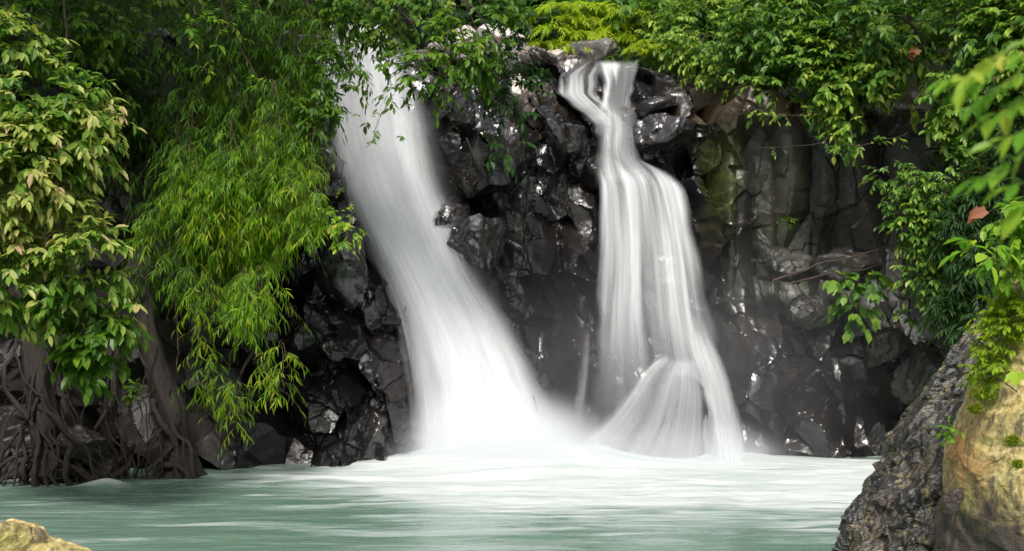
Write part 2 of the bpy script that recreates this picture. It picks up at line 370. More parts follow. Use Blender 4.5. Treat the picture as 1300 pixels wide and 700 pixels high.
# ------------------------------------------------------------------ ground, hillside
def soil_mat():
    m, nt = mat('forest_soil'); g = N(nt); n = g.noise(1.5, 7, .65, g.coord())
    p = g('BsdfPrincipled', {'Base Color': g.ramp(n, [(.3, (.012, .012, .006)), (.55, (.03, .035, .012)), (.75, (.06, .045, .02))]), 'Roughness': .9,
          'Normal': g('Bump', {'Strength': .6, 'Distance': .15, 'Height': n}).outputs[0]}); g.out(p.outputs[0]); return m
M['soil'] = soil_mat()
def build_ground():
    r = 900
    o = make('ground', np.array([[-r, -r, -2.2], [r, -r, -2.2], [r, r, -2.2], [-r, r, -2.2]], float), [np.array([[0, 1, 2, 3]])], M['soil']); tag(o, kind='structure')
    xs = np.linspace(-70, 70, 160); ys = np.linspace(-60, 95, 170); X, Y = np.meshgrid(xs, ys)
    yc = spline(XW, YW, X)
    back = sstep(4, 40, Y - yc) * 20 + 10.2 * sstep(2.6, 5, Y - yc)
    side = sstep(17, 42, np.abs(X)) * 22
    Z = -1.6 + np.maximum(back, side * sstep(60, 10, -Y)) + .5 * fbm(X * .3, Y * .3, seed=2)
    beh = sstep(-4, -30, Y) * 6
    Z = np.maximum(Z, -1.6 + beh)
    Z = Z - .5 * (Y - yc > 2.6)
    o = make('hillside', np.stack([X, Y, Z], -1).reshape(-1, 3), [gridf(160, 170)], M['soil'], smooth=True); tag(o, kind='structure')
build_ground()

# ------------------------------------------------------------------ pool
def pool_mat():
    m, nt = mat('milky_green_pool'); g = N(nt)
    foam = g.attr('foam'); far = g.attr('far')
    s1 = g.noise(1.0, 6, .6, g.coord((.35, 1.9, 1)), .8)
    s2 = g.noise(1.0, 4, .5, g.coord((.8, 4.0, 1)), .8)
    st = g.math('ADD', g.math('MULTIPLY', s1, .8), g.math('MULTIPLY', s2, .2))
    f = g.math('ADD', foam, g.math('MULTIPLY', g.math('SUBTRACT', st, .5), 2.6))
    f = g('MapRange', {'Value': f, 'From Min': .12, 'From Max': 1.0, 'To Min': 0., 'To Max': 1.}, interpolation_type='SMOOTHSTEP').outputs[0]
    base = g.mix(s1, (.07, .14, .10), (.17, .26, .205))
    wv = g.noise(1.0, 6, .65, g.coord((.22, 1.3, 1)), 1.0)
    white = g.ramp(wv, [(.3, (.36, .43, .40)), (.5, (.45, .49, .48)), (.72, (.62, .635, .64))])
    c = g.mix(f, base, white)
    ro = g('MapRange', {'Value': f, 'To Min': .22, 'To Max': .7}).outputs[0]
    bp = g('Bump', {'Strength': .35, 'Distance': .12, 'Height': g.noise(1.0, 4, .5, g.coord((.7, 2.6, 1)), .6)})
    p = g('BsdfPrincipled', {'Base Color': c, 'Roughness': ro, 'Specular IOR Level': .5, 'Normal': bp.outputs[0], 'IOR': 1.4})
    g.out(p.outputs[0]); return m
M['pool'] = pool_mat()
def build_pool():
    xs = np.concatenate([np.linspace(-40, -15, 40), np.linspace(-14.9, 15, 420), np.linspace(15.1, 40, 40)])
    ys = np.concatenate([np.linspace(-40, 9, 60), np.linspace(9.1, 33.5, 420)])
    X, Y = np.meshgrid(xs, ys)
    # streaks drift sideways and away from the foot of the falls
    d1 = np.sqrt(((X + .3) / 3.0) ** 2 + ((Y - 28.0) / 1.5) ** 2); d2 = np.sqrt(((X - 4.2) / 2.6) ** 2 + ((Y - 28.8) / 1.2) ** 2)
    apron = sstep(-7.5, -1, X + .35 * (Y - 24)) * sstep(13, 8.5, X) * .95
    lim = sstep(15.6, 22.0, Y + 2.4 * fbm(X * .3, Y * .35, seed=6) - .35 * np.clip(-X - .5, 0, 9) - .12 * np.clip(X - 2, 0, 9))
    foam = apron * (.08 + .92 * lim) + .9 * np.exp(-d1 ** 2) + .6 * np.exp(-d2 ** 2)
    foam += .30 * G(X, Y, -4, 24.5, 6, 1.3) + .28 * G(X, Y, -1, 16.8, 8, 1.0) * (.5 + fbm(X * .5, Y * 1.5, seed=41)) + .12
    foam += .9 * G(X, Y, -8.4, 22.7, .5, .18) + .6 * G(X, Y, -10.7, 24, .6, .15) + .5 * G(X, Y, -6.5, 25.2, .7, .2)
    # dark slack water right in front of the foot of the cliff at right, and at left
    foam -= .5 * G(X, Y, -9, 25.6, 4, .7) + .75 * G(X, Y, 9.2, 29.3, 3.0, .8)
    Z = .05 * fbm(X * .5, Y * 1.6, seed=8) + .55 * np.exp(-d1 ** 2) + .25 * np.exp(-d2 ** 2) * 1.2 + .16 * G(X, Y, 1.5, 25.2, 2.6, .7) + .12 * G(X, Y, 4.5, 23.6, 3, .6) + .14 * G(X, Y, -8.4, 22.7, .5, .2)
    Z = Z + .09 * foam.clip(0, 1) * fbm(X * .9, Y * 2.0, seed=9)
    o = make('water', np.stack([X, Y, Z], -1).reshape(-1, 3), [gridf(len(xs), len(ys))], M['pool'], attrs={'foam': foam.ravel(), 'far': 0 * foam.ravel()}, smooth=True)
    tag(o, kind='structure')
build_pool()

# ------------------------------------------------------------------ falling water
M['fall'] = water_sheet_mat('falling_water')
M['plunge'] = water_sheet_mat('broad_plunging_water', fine=12, lo=.72, hi=1.15, bump=.12)
M['veil'] = water_sheet_mat('thin_water_veil', fine=40)
def streak(u, seed, lo=8, hi=34, v=None):
    v = 0 * u if v is None else v
    return .5 + .5 * (.68 * vn(u * lo, v * .5, seed=seed) + .32 * vn(u * hi, v * .8, seed=seed + 1)) 
def sheet(name, rows, off, mt, parent, nu=110, nv=120, seed=0, bulge=.3, d0=1.0, edge=(.18, .18), vin=.05, vout=.05, smin=.35, wob=.06, fixedY=None, lo=6, hi=24, cut=None, conf=1.0, gate=(.22, .78)):
    """rows: (py, left px, right px[, depth]); the sheet hangs just proud of the rock behind it"""
    r = np.array([q[:3] for q in rows], float); t = np.linspace(0, 1, nv)
    pyr = r[:, 0]; py = pyr[0] + (pyr[-1] - pyr[0]) * t
    xl = spline(pyr, r[:, 1], py); xr = spline(pyr, r[:, 2], py)
    u = np.linspace(0, 1, nu); U, T = np.meshgrid(u, t)
    PX = xl[:, None] + (xr - xl)[:, None] * U + 1.5 * vn(U * 5, T * 6, seed=seed + 5); PY = py[:, None] + 0 * U
    if fixedY is not None: Y = spline(pyr, fixedY, py)[:, None] + 0 * U
    else:
        Y = np.full(PX.shape, 30.0)
        for _ in range(6): Y = baseY((PX - 650) / F * Y, CH + (HY - PY) / F * Y) - off
        if conf < 1:                                     # leave the small hollows: pull each row towards its own mean
            mY = Y.mean(1, keepdims=True); Y = mY + (Y - mY) * conf
    Yb = Y - bulge * np.sin(np.pi * U) ** .7
    Yb = Yb + wob * .7 * vn(U * 6, T * 2, seed=seed) + wob * .2 * vn(U * 18, T * 1.2, seed=seed + 3)
    X = (PX - 650) / F * Y; Z = CH + (HY - PY) / F * Y
    st = streak(U + .035 * vn(T * 3.1, U * 2, seed=seed + 31), seed + 20, lo, hi, T * 3)
    e = sstep(0, edge[0], U + .05 * vn(0 * U, T * 9, seed=seed + 1)) * sstep(0, edge[1], 1 - U + .05 * vn(0 * U, T * 9, seed=seed + 2))
    D = d0 * e * sstep(0, max(vin, 1e-3), T + .03 * vn(U * 9, 0 * U, seed=seed + 9)) * sstep(0, max(vout, 1e-3), 1 - T) * (smin + (1 - smin) * sstep(gate[0], gate[1], st))
    if cut is not None: D = D * cut(U, T, PX, PY)
    L = np.cumsum(np.concatenate([[0], np.hypot(np.diff(Z[:, nu // 2]), np.diff(Y[:, nu // 2]))]))
    uv = np.stack([U, np.broadcast_to(L[:, None], U.shape)], -1).reshape(-1, 2)
    return make(name, np.stack([X, Yb, Z], -1).reshape(-1, 3), [gridf(nu, nv)], mt, parent, {'dens': D.ravel()}, True, uv)

wl = empty('waterfall', (-.6, 28.4, 0), 'broad white waterfall plunging diagonally on the left, its top hidden by leaves', 'waterfall')
def loc0(o, root):
    o.data.transform(__import__('mathutils').Matrix.Translation(-root.location)); return o
main = [(40, 400, 512), (70, 402, 522), (100, 404, 534), (150, 411, 547), (200, 421, 556), (250, 438, 570), (300, 460, 592), (350, 486, 612), (400, 504, 644), (450, 518, 672), (500, 526, 698), (550, 526, 722), (590, 512, 756)]
def wide(rows, a, b): return [(q[0], q[1] + a, q[2] + b) for q in rows]
loc0(sheet('water_sheet', main, .5, M['plunge'], wl, seed=3, bulge=.75, edge=(.16, .26), smin=.6, d0=1.02, vin=.02, vout=.0, conf=.5, lo=2.5, hi=7, wob=.02), wl)
loc0(sheet('water_sheet', wide(main[3:], 4, -30), .8, M['plunge'], wl, seed=13, bulge=.8, edge=(.3, .55), smin=.45, d0=.9, vin=.25, vout=.0, conf=.5, lo=2.5, hi=6, wob=.02), wl)
loc0(sheet('spray_veil', wide(main[2:], -12, 16), .55, M['veil'], wl, seed=23, bulge=.6, edge=(.35, .4), smin=.3, d0=.55, vin=.2, vout=.0, conf=.5, lo=3, hi=9, wob=.03), wl)
loc0(sheet('rivulet', [(300, 450, 500), (340, 476, 520), (380, 492, 536), (420, 502, 545), (480, 512, 555), (580, 520, 570)], .22, M['veil'], wl, seed=33, bulge=.1, edge=(.3, .3), smin=.0, d0=.6, vin=.2, vout=.1, lo=4, hi=14), wl)
wr = empty('waterfall', (3.6, 29.3, 0), 'narrower stepped waterfall on the right, spreading into a fine curtain over a ledge', 'waterfall')
# upper cascade: three fans over the lip, then the throat, the ledge and the curtain
loc0(sheet('upper_cascade', [(76, 748, 814), (90, 756, 810), (110, 764, 806), (130, 762, 803), (148, 758, 803)], 0, M['fall'], wr, seed=45, bulge=.1, edge=(.2, .12), smin=.25, d0=.9, vin=.12, vout=.25, lo=3.2, hi=9, gate=(.36, .62), fixedY=[32.35, 32.1, 31.85, 31.6, 31.4]), wr)
loc0(sheet('side_cascade', [(79, 736, 770), (88, 720, 768), (100, 706, 764), (118, 706, 764), (136, 724, 776), (150, 744, 788), (166, 755, 806)], 0, M['fall'], wr, seed=309, nu=140, bulge=.22, edge=(.18, .3), smin=.12, d0=.72, vin=.15, vout=.2, lo=4.5, hi=12, wob=.03, gate=(.36, .6), fixedY=[31.7, 31.5, 31.35, 31.25, 31.15, 31.1, 31.0]), wr)
loc0(sheet('throat', [(128, 750, 812), (148, 752, 813), (166, 755, 813), (182, 755, 812), (200, 754, 816), (220, 752, 834), (240, 752, 852)], 0, M['fall'], wr, seed=53, bulge=.3, edge=(.2, .25), smin=.25, gate=(.3, .7), d0=.95, vin=.22, vout=.15, lo=2.5, hi=8, fixedY=[31.4, 31.2, 31.05, 30.9, 30.75, 30.5, 30.2]), wr)
loc0(sheet('trickle', [(405, 738, 754), (440, 735, 752), (480, 731, 750), (515, 726, 746), (555, 716, 742)], .45, M['veil'], wr, seed=59, nu=40, bulge=.02, edge=(.5, .5), smin=.1, d0=.26, vin=.4, vout=.4, lo=3, hi=7, wob=.1), wr)
cur = [(206, 756, 828), (218, 755, 852), (230, 758, 864), (260, 760, 876), (300, 760, 886), (350, 757, 896), (400, 754, 906), (450, 752, 918), (500, 750, 930), (585, 748, 944)]
def cutc(U, T, PX, PY):       # the curtain thins out downwards, most of all behind the boulder
    return 1 - .55 * sstep(380, 500, PY) * (1 - sstep(868, 890, PX)) - .25 * sstep(300, 420, PY) * (1 - sstep(850, 890, PX))
fy = [30.3, 30.05, 29.85, 29.5, 29.2, 28.95, 28.75, 28.6, 28.45, 28.3]
loc0(sheet('water_curtain', cur, 0, M['fall'], wr, seed=63, nu=160, bulge=.35, edge=(.08, .16), smin=.06, d0=.8, vin=.08, vout=.0, lo=9, hi=30, fixedY=fy, cut=cutc, wob=.06), wr)
loc0(sheet('water_curtain', wide(cur[1:], 4, -6), 0, M['veil'], wr, seed=73, nu=160, bulge=.2, edge=(.08, .2), smin=.05, d0=.36, vin=.05, vout=.0, lo=12, hi=40, fixedY=[y + .35 for y in fy[1:]], cut=cutc, wob=.1), wr)
loc0(sheet('side_jet', [(395, 862, 896), (430, 870, 905), (460, 878, 920), (500, 890, 934), (540, 898, 944), (588, 902, 954)], 0, M['fall'], wr, seed=83, bulge=.25, edge=(.25, .35), smin=.5, d0=.95, vin=.35, vout=.0, lo=3, hi=10, fixedY=[28.1, 27.9, 27.75, 27.65, 27.6, 27.55]), wr)

# boulder under the curtain and its skirt of water
def dome_pt(a, h, extra=0):
    """a: angle from left (0) round the front (pi/2) to right (pi); h: 0 foot .. 1 crown"""
    rr = np.sqrt(np.clip(1 - h ** 2.2, 0, 1)); cx = spline([0, .5, 1], [4.05, 4.25, 4.45], h); 
    wl_ = spline([0, .3, .6, 1], [2.35, 1.6, 1.25, 1.2], h)
    wdt = np.where(np.cos(a) > 0, wl_, 1.12)
    rr = rr + extra
    return np.stack([cx - np.cos(a) * wdt * rr, 28.9 - np.sin(a) * 1.25 * rr, h * 2.62 + extra * .6], -1)
def build_dome():
    a = np.linspace(0, 2 * np.pi, 160, endpoint=False); h = np.concatenate([[-.0], 1 - np.linspace(1, 0, 70)[1:] ** 1.8])
    A, H = np.meshgrid(a, h)
    A2 = np.where(A > np.pi, A, A); V = dome_pt(A2, np.clip(H, 0, 1))
    V = V.reshape(-1, 3); nn = nrm(V - np.array([4.2, 28.9, .6])); V = V + nn * (.16 * fbm(V[:, 0] * 1.4, V[:, 1] * 1.4, V[:, 2] * 1.1, seed=3) + .10 * plates(V[:, 0] / .9, V[:, 1] / .9, 5, .7, .8, .3, V[:, 2] / 1.3)[0])[:, None]
    V[:160, 2] -= .6
    o = make('boulder', V, [gridf(160, len(h), 0, True)], M['dome'], smooth=True)
    tag(o, 'smooth dark domed boulder at the foot of the right waterfall, water sliding over it', 'boulder'); return o
build_dome()
def dome_sheet(name, a0, a1, ex, seed, d0, smin, mt, lo, hi, dl, dr):
    nu, nv = 140, 70; u = np.linspace(0, 1, nu); hh = 1 - np.linspace(0, 1, nv) ** 1.7 * 1.0; U, H = np.meshgrid(u, hh)
    A = a0 + (a1 - a0) * U; V = dome_pt(A, np.clip(H, 0, 1), ex); st = streak(U, seed, lo, hi, H)
    e = sstep(0, dl, U) * sstep(0, dr, 1 - U) * sstep(1.0, .93, H)
    D = d0 * e * (smin + (1 - smin) * sstep(.38, .72, st)) * (1.0 + .25 * sstep(.4, 1, H))
    uv = np.stack([U, (1 - H) * 2.5], -1).reshape(-1, 2)
    loc0(make(name, V.reshape(-1, 3), [gridf(nu, nv)], mt, wr, {'dens': D.ravel()}, True, uv), wr)
dome_sheet('boulder_veil', -.35, 3.0, .12, 201, .34, .0, M['veil'], 6, 20, .12, .1)
dome_sheet('boulder_veil', -.45, 1.4, .2, 211, .75, .2, M['veil'], 4, 12, .2, .85)

# ------------------------------------------------------------------ spray
def mist():
    m, nt = mat('spray'); g = N(nt)
    pos = g('NewGeometry').outputs['Position']
    def blob(c, s, amt, p=1.4):
        v = g('VectorMath', {0: pos, 1: c}, operation='SUBTRACT').outputs[0]
        v = g('VectorMath', {0: v, 1: tuple(1 / q for q in s)}, operation='MULTIPLY').outputs[0]
        l = g('VectorMath', {0: v}, operation='LENGTH').outputs['Value']
        f = g('MapRange', {'Value': l, 'From Min': 0., 'From Max': 1., 'To Min': amt, 'To Max': 0.}, interpolation_type='SMOOTHERSTEP').outputs[0]
        return f
    d = g.math('ADD', g.math('ADD', blob((-.2, 27.6, .0), (3.6, 2.4, 2.3), 2.4), blob((4.2, 28.0, .0), (3.6, 2.0, 1.5), 1.2)), blob((3.8, 27.9, 2.0), (8.0, 3.0, 5.0), .035))
    p = g('VolumePrincipled', {'Color': (.95, .97, 1, 1), 'Density': d, 'Anisotropy': 0.0})
    o = nt.nodes.new('ShaderNodeOutputMaterial'); nt.links.new(p.outputs[0], o.inputs['Volume'])
    lo = np.array([-4.5, 24.9, .05]); hi = np.array([12., 31.2, 7.]); V = np.array([[(lo, hi)[i][0], (lo, hi)[j][1], (lo, hi)[k][2]] for i in (0, 1) for j in (0, 1) for k in (0, 1)])
    Fq = np.array([[0, 1, 3, 2], [4, 6, 7, 5], [0, 4, 5, 1], [2, 3, 7, 6], [0, 2, 6, 4], [1, 5, 7, 3]])
    ob = make('spray', V, [Fq], m); tag(ob, 'white mist drifting at the foot of the falls', 'mist', kind='stuff')
mist()

# ------------------------------------------------------------------ loose rocks
def boulder(px, py, Y, r, seed, mt, label, name='boulder', cuts=16, rot=0, rough=.035, group=None, xyz=None, cat='boulder', lv=80, facet=1.0):
    rg = rng_(seed); c = np.array(xyz) if xyz is not None else P(px, py, Y)
    a = np.linspace(0, 2 * np.pi, lv * 2, endpoint=False); b = np.linspace(-np.pi / 2 + .001, np.pi / 2 - .001, lv)
    A, B = np.meshgrid(a, b); d = np.stack([np.cos(B) * np.cos(A), np.cos(B) * np.sin(A), np.sin(B)], -1).reshape(-1, 3)
    n = nrm(rg.normal(size=(cuts, 3))); h = rg.uniform(.62, 1.0, cuts)
    q = d @ n.T; rr = np.where(q > .05, h / np.maximum(q, .05), 9); k = 16
    r0 = -np.log(np.exp(-k * rr).sum(1)) / k; r0 = np.minimum(r0, 1.25)
    V = d * r0[:, None]; V = V * np.array(r)
    pl, _ = plates(V[:, 0] / (.42 * max(r)) + seed, V[:, 1] / (.42 * max(r)), seed, .7, .6, .2, V[:, 2] / (.42 * max(r)))
    pm, _ = plates(V[:, 0] / (.2 * max(r)) + seed, V[:, 1] / (.2 * max(r)), seed + 3, .7, .6, .25, V[:, 2] / (.2 * max(r)))
    V = V + d * ((.16 * pl + .05 * pm) * min(r) * facet)[:, None]
    V = V + d * (rough * np.max(r) * (fbm(V[:, 0] * 2.5 + seed, V[:, 1] * 2.5, V[:, 2] * 2.5, seed=seed, octv=5)))[:, None] * 2
    cs, sn = math.cos(rot), math.sin(rot); V = np.stack([V[:, 0] * cs - V[:, 2] * sn, V[:, 1], V[:, 0] * sn + V[:, 2] * cs], 1)
    o = make(name, V, [gridf(lv * 2, lv, 0, True)], mt, None, None, True); o.location = c
    me = o.data
    try: me.set_sharp_from_angle(angle=R(20))
    except Exception: pass
    return tag(o, label, cat, group)
boulder(742, 70, 33.9, (.85, .8, .52), 5, M['grey'], 'rounded grey boulder on the stream bed just above the right waterfall', cuts=22)
tops = [(628, 62, 33.5, (1.0, .8, .55), 'pale dry rock on the cliff top, the one with leaves hanging across it'), (585, 58, 34.5, (1.1, .8, .6), 'pale brown rock at the back of the cliff top behind the leafy branch'),
        (668, 84, 32.4, (.75, .6, .32), 'flat pale slab on the cliff top left of the right waterfall lip'), (702, 76, 32.6, (.5, .5, .3), 'small pale stone beside the lip of the right waterfall'),
        (655, 112, 31.4, (.8, .5, .4), 'light grey broken slab at the upper edge of the central cliff'), (560, 90, 32.0, (.7, .5, .5), 'pale stone at the top of the left waterfall, half hidden by leaves')]
for i, (px, py, Y, r, l) in enumerate(tops): boulder(px, py, Y, r, 40 + i, M['pale'], l, group='pale rocks on the cliff top', rot=(-.2, .1, .25, .4, -.1, .3)[i])
boulder(684, 132, 31.1, (.58, .6, .62), 61, M['brown'], 'reddish brown block at the left edge of the upper right cascade', cuts=12)
boulder(722, 172, 30.9, (.5, .5, .42), 62, M['basalt'], 'wet grey block under the brown block beside the upper cascade', cuts=11)
boulder(797, 143, 31.7, (.38, .5, .24), 63, M['basalt'], 'small wet stone splitting the upper right cascade', cuts=14)
boulder(838, 170, 31.0, (.85, .8, .62), 64, M['basalt'], 'glossy black boulder right of the throat of the right waterfall', cuts=12, rot=.35)
boulder(824, 140, 31.3, (.7, .6, .22), 65, M['basalt'], 'slanting wet slab on top of the glossy black boulder', cuts=12, rot=.35)
boulder(610, 318, 29.0, (.75, .6, .9), 66, M['basalt'], 'faceted wet black block halfway up between the two waterfalls', cuts=12, rot=-.1)
boulder(566, 292, 29.3, (.55, .5, .6), 67, M['basalt'], 'dark wet wedge touching the right edge of the left waterfall', cuts=10, rot=-.7)
boulder(640, 180, 29.9, (.45, .5, .8), 68, M['basalt'], 'upright shiny block high between the two waterfalls', cuts=10, rot=.15)
boulder(470, 552, 27.5, (.7, .6, .8), 69, M['basalt'], 'dark wet boulder at the water line beside the foot of the left waterfall', cuts=14)
boulder(430, 320, 27.6, (.6, .6, 1.2), 70, M['basalt'], 'long slanting black slab left of the left waterfall', cuts=9, rot=.35)
lows = [(1075, 345, 29.0, (.85, .6, .6), 'dull greenish boulder on the ledge under the right wall'), (985, 335, 29.0, (.8, .7, .6), 'mossy boulder on the ledge beside the algae streak'), (1120, 440, 28.6, (.7, .6, .6), 'brown rock low on the right bank below the broad leaved plant'),
        (1180, 480, 27.6, (.9, .7, .7), 'dark rock low on the right bank nearest the mossy rock face'), (1030, 400, 28.9, (.5, .5, .45), 'small angular rock below the mossy boulder on the ledge')]
for i, (px, py, Y, r, l) in enumerate(lows): boulder(px, py, Y + .55, r, 80 + i, M['dry'], l, group='rocks on the right bank', cuts=13, rot=.2 * (i % 3 - 1))

# ------------------------------------------------------------------ foliage
def tpl(kind):
    if kind == 'broad':
        t = [0, .22, .22, .22, .6, .6, .6, 1]; w_ = [0, -.42, 0, .42, -.46, 0, .46, 0]; h = [0, .05, -.01, .05, .0, -.07, .0, -.16]
        f3 = [[0, 2, 1], [0, 3, 2], [4, 5, 7], [5, 6, 7]]; f4 = [[1, 2, 5, 4], [2, 3, 6, 5]]
    elif kind == 'thin':
        t = [0, .3, .3, .7, .7, 1]; w_ = [0, -.5, .5, -.38, .38, 0]; h = [0, 0.0, .02, -.08, -.06, -.25]
        f3 = [[0, 2, 1], [3, 4, 5]]; f4 = [[1, 2, 4, 3]]
    else:                                                # wide heart-like leaf
        t = [0, -.06, .12, -.06, .45, .45, .45, 1]; w_ = [0, -.4, 0, .4, -.55, 0, .55, 0]; h = [0, .02, -.02, .02, 0, -.05, 0, -.15]
        f3 = [[0, 2, 1], [0, 3, 2], [4, 5, 7], [5, 6, 7]]; f4 = [[1, 2, 5, 4], [2, 3, 6, 5]]
    return np.array(t), np.array(w_), np.array(h), np.array(f3), np.array(f4)
def leaves(acc, pos, ax, nor, L, Wd, kind, rnd, tone):
    t, w_, h, f3, f4 = tpl(kind); n = len(pos); k = len(t)
    ax = nrm(ax); side = nrm(np.cross(ax, nor)); nor = np.cross(side, ax)
    V = pos[:, None] + (L[:, None] * t[None])[..., None] * ax[:, None] + (Wd[:, None] * w_[None])[..., None] * side[:, None] + (L[:, None] * h[None])[..., None] * nor[:, None]
    o = (np.arange(n) * k)[:, None, None]
    acc.add(V.reshape(-1, 3), [(f3[None] + o).reshape(-1, 3), (f4[None] + o).reshape(-1, 4)], rnd=np.repeat(rnd, k), tone=np.repeat(tone, k))
def stems(acc, P0, D, L, droop, r, ns=4):
    T = len(P0); s = np.linspace(0, 1, ns)
    c = P0[:, None] + D[:, None] * (L[:, None] * s)[..., None]; c[..., 2] -= (L * droop)[:, None] * s ** 2
    ref = np.tile([0, 0, 1.], (T, 1)); sd_ = nrm(np.cross(D, ref + .01)); up = np.cross(sd_, D)
    a = np.array([0, 2.1, 4.2]); rr = (np.asarray(r) * np.ones(T))[:, None] * (1 - .7 * s)[None]
    V = c[:, :, None] + rr[:, :, None, None] * (np.cos(a)[None, None, :, None] * sd_[:, None, None] + np.sin(a)[None, None, :, None] * up[:, None, None])
    f = gridf(3, ns, 0, True); o = (np.arange(T) * 3 * ns)[:, None, None]
    acc.add(V.reshape(-1, 3), [(f[None] + o).reshape(-1, 4)])
def twigs(lf, st, rg, P0, D, L, n, leafL, leafW, kind='broad', droop=.4, ang=55, ldroop=.4, jit=.25, up=1.0, face=.4, tone=None, r=.006, s0=.15, tipboost=.15, vary=.3, dry=0):
    T = len(P0); D = nrm(D); L = L * np.ones(T)
    s = np.linspace(s0, 1, n); pos = P0[:, None] + D[:, None] * (L[:, None] * s)[..., None]; pos[..., 2] -= (L * droop)[:, None] * s ** 2
    tan = np.repeat(D[:, None], n, 1).copy(); tan[..., 2] -= 2 * droop * s; tan = nrm(tan)
    sd_ = nrm(np.cross(tan, np.array([0, 0, 1.]) + rg.normal(0, .25, (T, 1, 3)))); sg = np.where((np.arange(n) % 2) == 0, 1., -1.)[None, :, None]
    A = R(ang) * (1 - .6 * s ** 2)[None, :, None]
    ax = tan * np.cos(A) + sd_ * sg * np.sin(A) + rg.normal(0, jit, (T, n, 3)); ax[..., 2] -= ldroop
    nor = np.array([0, 0, 1.]) * up + face * D[:, None] + rg.normal(0, .3, (T, n, 3)) + np.array([0, -.25, 0])
    tone = rg.uniform(0, 1, T) if tone is None else tone
    tn = np.clip(tone[:, None] + tipboost * (s - .5)[None], 0, 1)
    ll = leafL * (1 + rg.uniform(-vary, vary, (T, n))); ww = ll * (leafW / leafL) * (1 + rg.uniform(-.15, .15, (T, n)))
    leaves(lf, pos.reshape(-1, 3), ax.reshape(-1, 3), nor.reshape(-1, 3), ll.ravel(), ww.ravel(), kind, rg.uniform(0, 1, T * n), tn.ravel())
    if st is not None: stems(st, P0, D, L, droop, r)
def inpoly(px, py, poly):
    poly = np.asarray(poly, float); x0, y0 = poly[:, 0], poly[:, 1]; x1, y1 = np.roll(x0, -1), np.roll(y0, -1); c = np.zeros(len(px), bool)
    for a, b, d, e in zip(x0, y0, x1, y1):
        m = ((b > py) != (e > py)) & (px < (d - a) * (py - b) / (e - b + 1e-9) + a); c ^= m
    return c
def lobe_pts(rg, lobes, n, front=.75, inner=.45, gap=0.0, gs=1.0):
    """points near the skins of overlapping lobes (px, py, depth, rx px, ry px, half depth m) with their outward directions"""
    wts = np.array([l[3] * l[4] for l in lobes], float); wts /= wts.sum()
    idx = rg.choice(len(lobes), n * 2, p=wts); Lb = np.array(lobes, float)[idx]
    d = nrm(rg.normal(size=(n * 2, 3))); m = rg.uniform(size=n * 2) < front; d[:, 1] = np.where(m, -np.abs(d[:, 1]), d[:, 1])
    rr = inner + (1 - inner) * rg.uniform(size=n * 2) ** .5
    c = np.stack([(Lb[:, 0] - 650) / F * Lb[:, 2], Lb[:, 2], CH + (HY - Lb[:, 1]) / F * Lb[:, 2]], 1)
    sc_ = np.stack([Lb[:, 3] / F * Lb[:, 2], Lb[:, 5], Lb[:, 4] / F * Lb[:, 2]], 1)
    p = c + d * sc_ * rr[:, None]
    k = fbm(p[:, 0] * gs, p[:, 1] * gs * .6, p[:, 2] * gs, seed=77) > gap
    return p[k][:n], d[k][:n]
def finish(root, lf, st, lmat, smat, lname='foliage', sname='twigs'):
    nl3 = sum(len(f) for f in lf.F[3]); nl4 = sum(len(f) for f in lf.F[4]); n4s = sum(len(f) for f in st.F[4])
    if st.n: lf.add(np.concatenate(st.V), [np.concatenate(st.F[4])])
    o = lf.build(lname, lmat, root, smooth=False, loc=root.location)
    if st.n: o.data.materials.append(smat); mi = np.zeros(len(o.data.polygons), np.int32); mi[nl3 + nl4:] = 1; o.data.polygons.foreach_set('material_index', mi)
def bush(name, label, cat, anchor, lobes, ntw, mt, seed, group=None, leafL=.16, leafW=.07, kind='broad', n=8, tl=.45, droop=.35, ang=55, ldroop=.4, limbs=5, gap=-.12, gs=.9, upb=.25, limb_r=.05, inner=.45, **kw):
    rg = rng_(seed); anchor = np.array(anchor, float); root = empty(name, anchor, label, cat, group); lf, st, br = Acc(), Acc(), Acc()
    p, d = lobe_pts(rg, lobes, ntw, gap=gap, gs=gs, inner=inner)
    D = d + np.array([0, -.15, upb]) + rg.normal(0, .35, d.shape)
    low = fbm(p[:, 0] * .8, p[:, 1] * .8, p[:, 2] * .8, seed=seed + 5)
    tone = np.clip(.5 + .6 * low + rg.uniform(-.25, .25, len(p)), 0, 1)
    twigs(lf, st, rg, p, D, tl * rg.uniform(.6, 1.3, len(p)), n, leafL, leafW, kind, droop, ang, ldroop, tone=tone, **kw)
    for i in range(limbs):
        l = lobes[i % len(lobes)]; tgt = P(l[0], l[1], l[2]) + rg.normal(0, .25, 3) * np.array([1, .5, 1])
        tube(br, wander(anchor + rg.normal(0, .08, 3), tgt, 14, .16, seed + i, sag=-.3), np.linspace(limb_r, limb_r * .3, 14), 6)
    finish(root, lf, st, mt, M['twig'])
    if br.n: br.build('branches', M['bark'], root, True, root.location)
    return root

